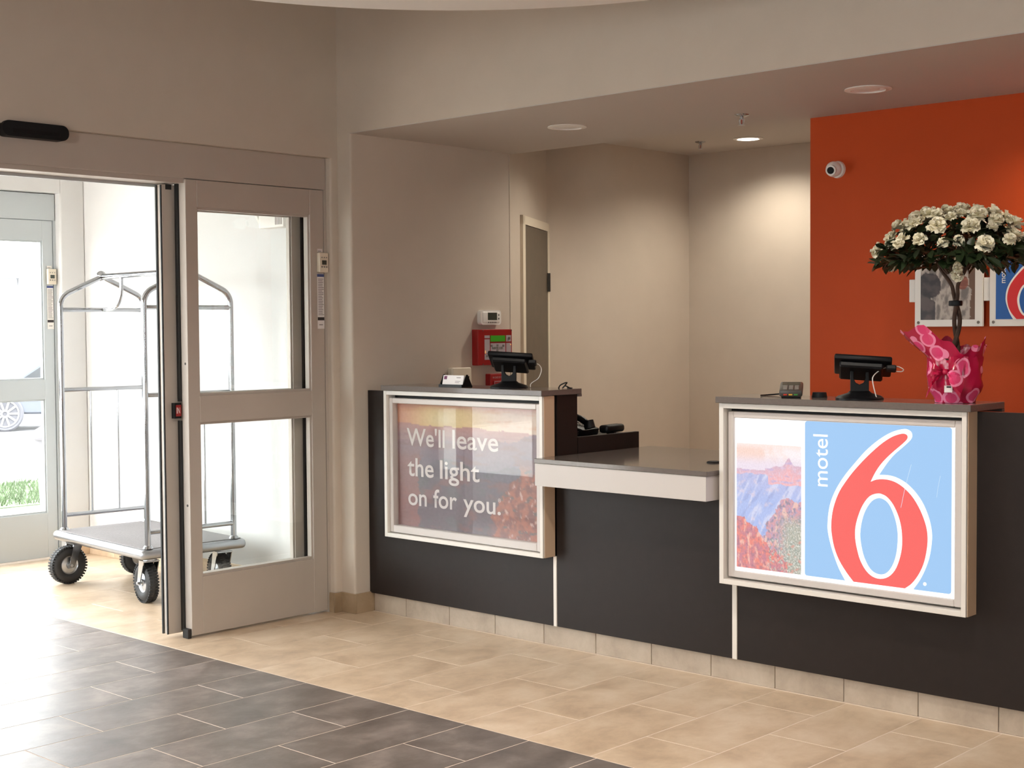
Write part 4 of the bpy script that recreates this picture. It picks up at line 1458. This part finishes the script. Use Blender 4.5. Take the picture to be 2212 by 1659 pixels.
def downlight(label, x, y, z, lit, warm=(1.0, 0.86, 0.66), power=0):
    t = thing('downlight', label, 'ceiling light', (x, y, z), 0, 'recessed ceiling downlights')
    obj('trim_ring', MB().lathe([(0.070, 0.0), (0.095, 0.0), (0.096, -0.004), (0.072, -0.007), (0.068, 0.0)], 40, close=True), WHITEP, t, local=True, smooth=True)
    obj('reflector', MB().lathe([(0.070, -0.003), (0.066, -0.0015), (0.030, -0.001), (0, -0.001)], 40), BOWL, t, local=True, smooth=True)
    if lit:
        LM = mat('lit_lens', (0.8, 0.8, 0.8, 1), 0.4, emis=(1.0, 0.93, 0.84, 1), estr=8.0)
        obj('lens', MB().lathe([(0.066, -0.004), (0.05, -0.008), (0, -0.010)], 32), LM, t, local=True)
        ld = bpy.data.lights.new('lamp', 'SPOT')
        ld.energy = power
        ld.color = warm
        ld.spot_size = math.radians(150)
        ld.spot_blend = 0.75
        ld.shadow_soft_size = 0.05
        lo = bpy.data.objects.new('lamp', ld)
        COL.objects.link(lo)
        lo.parent = t
        lo.location = (0, 0, -0.03)
    else:
        obj('lens', MB().lathe([(0.048, -0.002), (0.040, -0.004), (0, -0.005)], 32), WHITEP, t, local=True, smooth=True)
    return t


ZC = ZS - 0.004
downlight('unlit white recessed downlight in the soffit above the unlit poster sign', -4.505, 5.268, ZC, False)
downlight('unlit white recessed downlight in the soffit nearer the orange wall sign', -2.918, 5.319, ZC, False)
downlight('lit recessed downlight glowing in the back office ceiling', -5.107, 7.757, ZB, True, power=44, warm=(1.0, 0.93, 0.79))
downlight('lit recessed downlight in the back office ceiling hidden past the orange wall', -3.95, 7.70, ZB, True, power=32, warm=(1.0, 0.93, 0.79))
downlight('unseen lit downlight added in the back office ceiling behind the soffit edge', -4.85, 6.45, ZB, True, power=50, warm=(1.0, 0.93, 0.79))  # unseen lamp added to light the side wall
downlight('lit recessed downlight in the soffit right of the blue panel out of frame', -2.05, 5.58, ZC, True, power=34)


for n_, (x_, y_) in enumerate(((-3.5, 3.45), (-1.95, 3.45), (-3.45, 1.95), (-1.95, 1.95))):  # out-of-view lamps added to light the lobby floor
    downlight('unseen lit downlight added in the round dropped ceiling, ' + ('nearest the poster sign', 'nearest the lit six sign', 'nearest the sliding doors', 'farthest from the counter')[n_], x_, y_, 2.649, True, power=66, warm=(1.0, 0.92, 0.81))


def sprinkler(label, x, y, z):
    t = thing('sprinkler', label, 'sprinkler', (x, y, z), 0, 'ceiling sprinkler heads')
    obj('escutcheon', MB().lathe([(0, 0), (0.036, 0), (0.034, -0.004), (0.016, -0.010), (0, -0.010)], 24), CHROME, t, local=True, smooth=True)
    fb = MB().cyl((0, 0, -0.008), (0, 0, -0.022), 0.008, seg=12)
    for s_ in (-1, 1):
        fb.tube([(s_ * 0.008, 0, -0.018), (s_ * 0.013, 0, -0.028), (s_ * 0.010, 0, -0.040), (0, 0, -0.046)], 0.0022, 6)
    obj('frame_arms', fb, STEELW, t, local=True, smooth=True)
    obj('deflector', MB().lathe([(0, -0.046), (0.015, -0.046), (0.016, -0.048), (0, -0.048)], 20), STEELW, t, local=True)
    obj('bulb', MB().cyl((0, 0, -0.022), (0, 0, -0.045), 0.002, seg=8), mat('red_bulb', rgb(170, 30, 24), 0.2), t, local=True)


sprinkler('chrome sprinkler head in the soffit in front of the lit downlight', -3.687, 5.547, ZC)
sprinkler('sprinkler head in the back office ceiling left of the lit downlight', -5.415, 7.667, ZB)

# emergency light in the vestibule
t = thing('emergency_light', 'white emergency light fixture high on the vestibule wall behind the door glass', 'wall light', (-6.19, 4.83, 2.03))
obj('housing', MB().box(-6.30, -6.08, 4.765, 4.83, 1.985, 2.075, 0.01, 2), WHITEP, t, smooth=True)
br_ = MB().prism([(-6.375, 2.092), (-6.345, 2.092), (-6.285, 2.005), (-6.300, 1.998)], 4.775, 4.80, 0.003)
obj('bracket_arm', br_, WHITEP, t)
gp = MB()
for i in range(5):
    gp.box(-6.15 + i * 0.013, -6.143 + i * 0.013, 4.7645, 4.766, 2.0, 2.06)
obj('perforated_panel', gp, GREYP, t)

# ------------------------------------------------------------------ luggage cart in the vestibule
ct = thing('luggage_cart', 'chrome birdcage luggage cart with a grey carpeted deck in the vestibule', 'luggage cart', (-6.846, 4.386, 0), math.radians(-4.6))
HL, HW = 0.487, 0.257
dkm = MB().box(-0.53, 0.53, -0.315, 0.315, 0.246, 0.299, 0.024, 5)
obj('deck_frame', dkm, mat('satin_deck_edge', (0.40, 0.41, 0.43, 1), 0.32, metal=1.0), ct, local=True, smooth=True)
obj('deck_carpet', MB().box(-0.505, 0.505, -0.290, 0.290, 0.298, 0.303, 0.002), CARPET, ct, local=True)


def end_frame(x):
    z1, za = 1.615, 1.745
    L = [(x, -HW, 0.303), (x, -HW, 0.9), (x, -HW, 1.45), (x, -HW, 1.56)]
    pts = L[:]
    sl = math.atan2(za - 1.64, HW - 0.03)
    # bend of radius R between vertical and the sloping top
    R_ = 0.085
    tot = PI / 2 - sl
    zc = 1.575
    for k in range(1, 9):
        a_ = tot * k / 8
        pts.append((x, -HW + R_ * (1 - math.cos(a_)), zc + R_ * math.sin(a_)))
    ye, ze = pts[-1][1], pts[-1][2]
    pts.append((x, ye * 0.5, ze + (-ye * 0.5) * math.tan(sl)))
    apex = (x, 0, ze + (-ye) * math.tan(sl))
    mirror = [(p[0], -p[1], p[2]) for p in pts[::-1]]
    return pts + [apex] + mirror, apex[2]


fr1, APZ = end_frame(-HL)
fr2, _ = end_frame(HL)
for f_ in (fr1, fr2):
    e = obj('hoop', MB().tube(f_, 0.0155, 14), CHROME, ct, local=True, smooth=True)
    x = f_[0][0]
    for z in (1.556, 1.10, 0.385):
        obj('cross_bar', MB().cyl((x, -HW, z), (x, HW, z), 0.0125, seg=14), CHROME, ct, local=True, smooth=True)
    for y in (-0.085, 0.085):
        obj('rod', MB().cyl((x, y, 0.39), (x, y, 1.095), 0.0055, seg=10), CHROME, ct, local=True, smooth=True)
    for y in (-HW, HW):
        obj('post_collar', MB().cyl((x, y, 0.302), (x, y, 0.316), 0.028, 0.020, 18), CHROME, ct, local=True, smooth=True)
    s = -1 if x < 0 else 1
    obj('finial', MB().sphere((x + s * 0.008, 0, APZ + 0.004), 0.030, u=18, v=12), CHROME, ct, local=True, smooth=True)
    hk = [(x - s * 0.235, 0, APZ), (x - s * 0.235, 0, APZ - 0.07), (x - s * 0.225, 0, APZ - 0.12), (x - s * 0.19, 0, APZ - 0.165), (x - s * 0.13, 0, 1.563), (x - s * 0.06, 0, 1.556), (x, 0, 1.556)]
    obj('corner_brace', MB().tube(spline(hk, 5, False), 0.011, 12), CHROME, ct, local=True, smooth=True)
obj('top_rail', MB().cyl((-HL, 0, APZ), (HL, 0, APZ), 0.0165, seg=16), CHROME, ct, local=True, smooth=True)


def caster(x, y, rz):
    """pneumatic swivel caster; rz turns the fork"""
    Rw, Ww = 0.108, 0.062
    m = Matrix.Translation((x, y, 0)) @ Matrix.Rotation(rz, 4, 'Z')
    off = 0.045        # trail
    wm = m @ Matrix.Translation((off, 0, Rw)) @ Matrix.Rotation(PI / 2, 4, 'X')
    prof = []
    for k in range(17):
        a_ = -0.75 * PI + 1.5 * PI * k / 16
        prof.append((Rw - 0.034 + 0.032 * math.cos(a_), Ww / 2 * math.sin(a_)))
    ty = MB().lathe(prof, 40, wm)
    tr = obj('tyre', ty, TYRE, ct, local=True, smooth=True)
    td = MB()
    n_ = 40
    for k in range(n_):
        a_ = 2 * PI * k / n_
        for s_ in (-1, 1):
            mm = wm @ Matrix.Rotation(a_ + s_ * PI / n_ / 2, 4, 'Z')
            td.box(Rw - 0.010, Rw - 0.0005, -0.0048, 0.0048, s_ * 0.015 - 0.011, s_ * 0.015 + 0.011, mtx=mm @ Matrix.Rotation(0.0, 4, 'Y'))
    obj('tread', td, TYRE, tr, local=True)['kind'] = 'stuff'
    hb_ = MB().lathe([(0, -0.024), (0.02, -0.030), (0.022, -0.022), (0.045, -0.016), (0.058, -0.026), (0.064, -0.024), (0.062, 0.0), (0.064, 0.024), (0.058, 0.026), (0.045, 0.016), (0.022, 0.022), (0.02, 0.030), (0, 0.024)], 28, wm)
    obj('hub', hb_, STEELW, ct, local=True, smooth=True)
    fk = MB()
    for s_ in (-1, 1):
        b = bmesh.new()
        pts = [(-0.026, 0.225), (0.030, 0.225), (off + 0.016, Rw - 0.012), (off - 0.016, Rw - 0.012)]
        va = [b.verts.new((p[0], s_ * 0.040, p[1])) for p in pts]
        vb = [b.verts.new((p[0], s_ * 0.045, p[1])) for p in pts]
        b.faces.new(va)
        b.faces.new(vb[::-1])
        for k in range(4):
            b.faces.new((va[k], va[(k + 1) % 4], vb[(k + 1) % 4], vb[k]))
        bmesh.ops.recalc_face_normals(b, faces=b.faces)
        fk._add(b, m)
    fk.box(-0.03, 0.034, -0.045, 0.045, 0.222, 0.232, 0.002, mtx=m)
    fork = obj('fork', fk, CHROME, ct, local=True)
    pl_ = MB().cyl(m @ Vector((0, 0, 0.232)), m @ Vector((0, 0, 0.247)), 0.034, seg=20)
    pl_.cyl(m @ Vector((off, -0.052, Rw)), m @ Vector((off, 0.052, Rw)), 0.008, seg=10)
    obj('axle', pl_, STEELW, fork, local=True, smooth=True)


caster(-0.44, -0.22, math.radians(-88))
caster(0.43, -0.22, math.radians(176))
caster(-0.44, 0.22, math.radians(-92))
caster(0.43, 0.22, math.radians(174))

# ------------------------------------------------------------------ outside, seen through the entrance glass
CONC = mat('pale_concrete', rgb(190, 186, 180), 0.85, var=0.05, vscale=2)
ASPH = mat('grey_asphalt', rgb(128, 128, 130), 0.9, var=0.08, vscale=3)
gm = MB().box(-14.5, -8.4, -20, 30, -0.16, -0.02)
struct('ground_entrance_walk', gm, CONC)
struct('ground_parking', MB().box(-140, -14.5, -60, 120, -0.6, -0.40), ASPH)
struct('ground_kerb', MB().box(-14.62, -14.5, -20, 30, -0.41, 0.0, 0.01), CONC)
GRASS = mat('lawn_grass', rgb(74, 92, 60), 0.9, var=0.25, vscale=8)
gb = bmesh.new()
rd = random.Random(11)
for k in range(9000):
    x_, y_ = rd.uniform(-12.7, -11.0), rd.uniform(3.5, 9.5)
    a_ = rd.uniform(0, 2 * PI)
    h_ = rd.uniform(0.04, 0.09)
    w_ = 0.006
    v1 = gb.verts.new((x_ - w_ * math.cos(a_), y_ - w_ * math.sin(a_), -0.02))
    v2 = gb.verts.new((x_ + w_ * math.cos(a_), y_ + w_ * math.sin(a_), -0.02))
    v3 = gb.verts.new((x_ + 0.03 * math.sin(a_), y_ + 0.03 * math.cos(a_), -0.02 + h_))
    gb.faces.new((v1, v2, v3))
go = MB()
go._add(gb)
go.box(-12.75, -10.95, 3.4, 9.6, -0.022, -0.012)
o = tag(obj('grass', go, GRASS), 'strip of green lawn outside the entrance glass', 'grass')
o['kind'] = 'stuff'
t = thing('litter_bin', 'tall grey litter bin outside the entrance glass', 'bin', (-10.29, 5.815, -0.02))
BING = mat('grey_bin_plastic', rgb(88, 86, 90), 0.6)
obj('body', MB().lathe([(0, 0), (0.16, 0), (0.20, 0.62), (0.195, 0.62), (0.155, 0.02), (0, 0.02)], 28), BING, t, local=True, smooth=True)
obj('lid', MB().lathe([(0.215, 0.60), (0.222, 0.62), (0.215, 0.66), (0.15, 0.70), (0, 0.71)], 28), BING, t, local=True, smooth=True)

# parked car, side on, beyond the lawn
CARP = mat('silver_blue_car_paint', rgb(88, 93, 102), 0.3, metal=0.2)
VEILTYRE = mat('glare_veiled_tyre', rgb(88, 88, 93), 0.8)  # tyre rubber paled to grey: outdoor glare veil put into its colour
CARG = mat('dark_car_glass', (0.03, 0.035, 0.04, 1), 0.1)
car = thing('car', 'silver parked car with a multi spoke wheel seen low through the entrance glass', 'car', (-24.52, 14.27, -0.40), math.radians(62.4))
side = [(-2.2, 0.32), (-2.25, 0.62), (-2.15, 0.82), (-1.2, 0.93), (-0.55, 1.38), (0.75, 1.42), (1.5, 1.02), (2.15, 0.92), (2.22, 0.55), (2.15, 0.28)]
obj('body', MB().prism(side, -0.86, 0.86, 0.04), CARP, car, local=True, smooth=True)
for s_ in (-1, 1):
    obj('side_window', MB().prism([(-1.05, 0.95), (-0.5, 1.32), (0.1, 1.35), (0.1, 0.95)], s_ * 0.862, s_ * 0.866), CARG, car, local=True)
    obj('side_window', MB().prism([(0.16, 0.95), (0.16, 1.35), (0.72, 1.36), (1.3, 1.0)], s_ * 0.862, s_ * 0.866), CARG, car, local=True)
    for x_ in (-1.35, 1.35):
        wm = Matrix.Translation((x_, s_ * 0.80, 0.33)) @ Matrix.Rotation(PI / 2, 4, 'X')
        w_ = obj('wheel', MB().lathe([(0, -0.09), (0.24, -0.09), (0.30, -0.11), (0.33, -0.08), (0.33, 0.08), (0.30, 0.11), (0.24, 0.09), (0, 0.09)], 32, wm), VEILTYRE, car, local=True, smooth=True)
        sp = MB()
        for k in range(10):
            for q_ in (-1, 1):
                sp.box(0.04, 0.235, -0.018, 0.018, q_ * 0.105 - 0.008, q_ * 0.105 + 0.008, mtx=wm @ Matrix.Rotation(2 * PI * k / 10, 4, 'Z'))
        for q_ in (-1, 1):
            sp.lathe([(0.225, q_ * 0.10), (0.25, q_ * 0.10), (0.25, q_ * 0.115), (0.225, q_ * 0.115)], 32, wm, close=True)
        obj('rim', sp, STEELW, w_, local=True)

# chain-link fence and pale buildings far off
fe = thing('chain_link_fence', 'chain link fence on posts beyond the parked car outside', 'fence', (-36, 18, -0.4), math.radians(60))
for k in range(9):
    obj('post', MB().cyl((-10 + 2.5 * k, 0, 0), (-10 + 2.5 * k, 0, 1.9), 0.04, seg=10), STEELW, fe, local=True)
obj('top_rail', MB().cyl((-10, 0, 1.88), (10, 0, 1.88), 0.03, seg=8), STEELW, fe, local=True)
mk = MB()
b = bmesh.new()
for k in range(130):
    for s_ in (-1, 1):
        x0 = -10 + k * 0.155
        x1 = x0 + s_ * 1.85
        if x1 < -10 or x1 > 10:
            continue
        d_ = 0.004
        vs = [b.verts.new(p) for p in ((x0 - d_, 0, 0.03), (x0 + d_, 0, 0.03), (x1 + d_, 0, 1.86), (x1 - d_, 0, 1.86))]
        b.faces.new(vs)
mk._add(b)
obj('mesh_wire', mk, STEELW, fe, local=True)['kind'] = 'stuff'
hd_ = MB()
random.seed(5)
for k in range(40):
    hd_.sphere((random.uniform(-9, 9), 0.9 + random.uniform(-0.3, 0.3), random.uniform(0.3, 0.8)), random.uniform(0.35, 0.6), u=10, v=7)
o = obj('foliage', hd_, mat('far_hedge_green', rgb(120, 128, 110), 0.9, var=0.5, vscale=6, bump=1.0, bscale=9))
o.location = (-37.5, 19, -0.4)
o.rotation_euler = (0, 0, math.radians(60))
o['kind'] = 'stuff'
tag(o, 'low pale hedge growing behind the chain link fence', 'hedge')
bd_ = thing('warehouse', 'pale far building with vertical panel joints beyond the fence', 'building', (-62, 33, -0.4), math.radians(62))
PALE = mat('pale_blue_grey_cladding', rgb(200, 204, 210), 0.7)
for k in range(12):
    obj('wall_panel', MB().box(-24 + 4 * k + 0.04, -20 + 4 * k - 0.04, 0, 0.4, 0, 4.3, 0.03), PALE, bd_, local=True)
obj('roof', MB().box(-24.5, 24.5, -0.5, 12, 4.3, 5.0), mat('pale_roof_metal', rgb(214, 212, 210), 0.7), bd_, local=True)
for k in range(5):
    obj('roller_door', MB().box(-19 + 8 * k, -15.5 + 8 * k, -0.06, 0.0, 0, 3.2), mat('blue_grey_roller_%d' % k, rgb(104, 110, 122), 0.6), bd_, local=True)
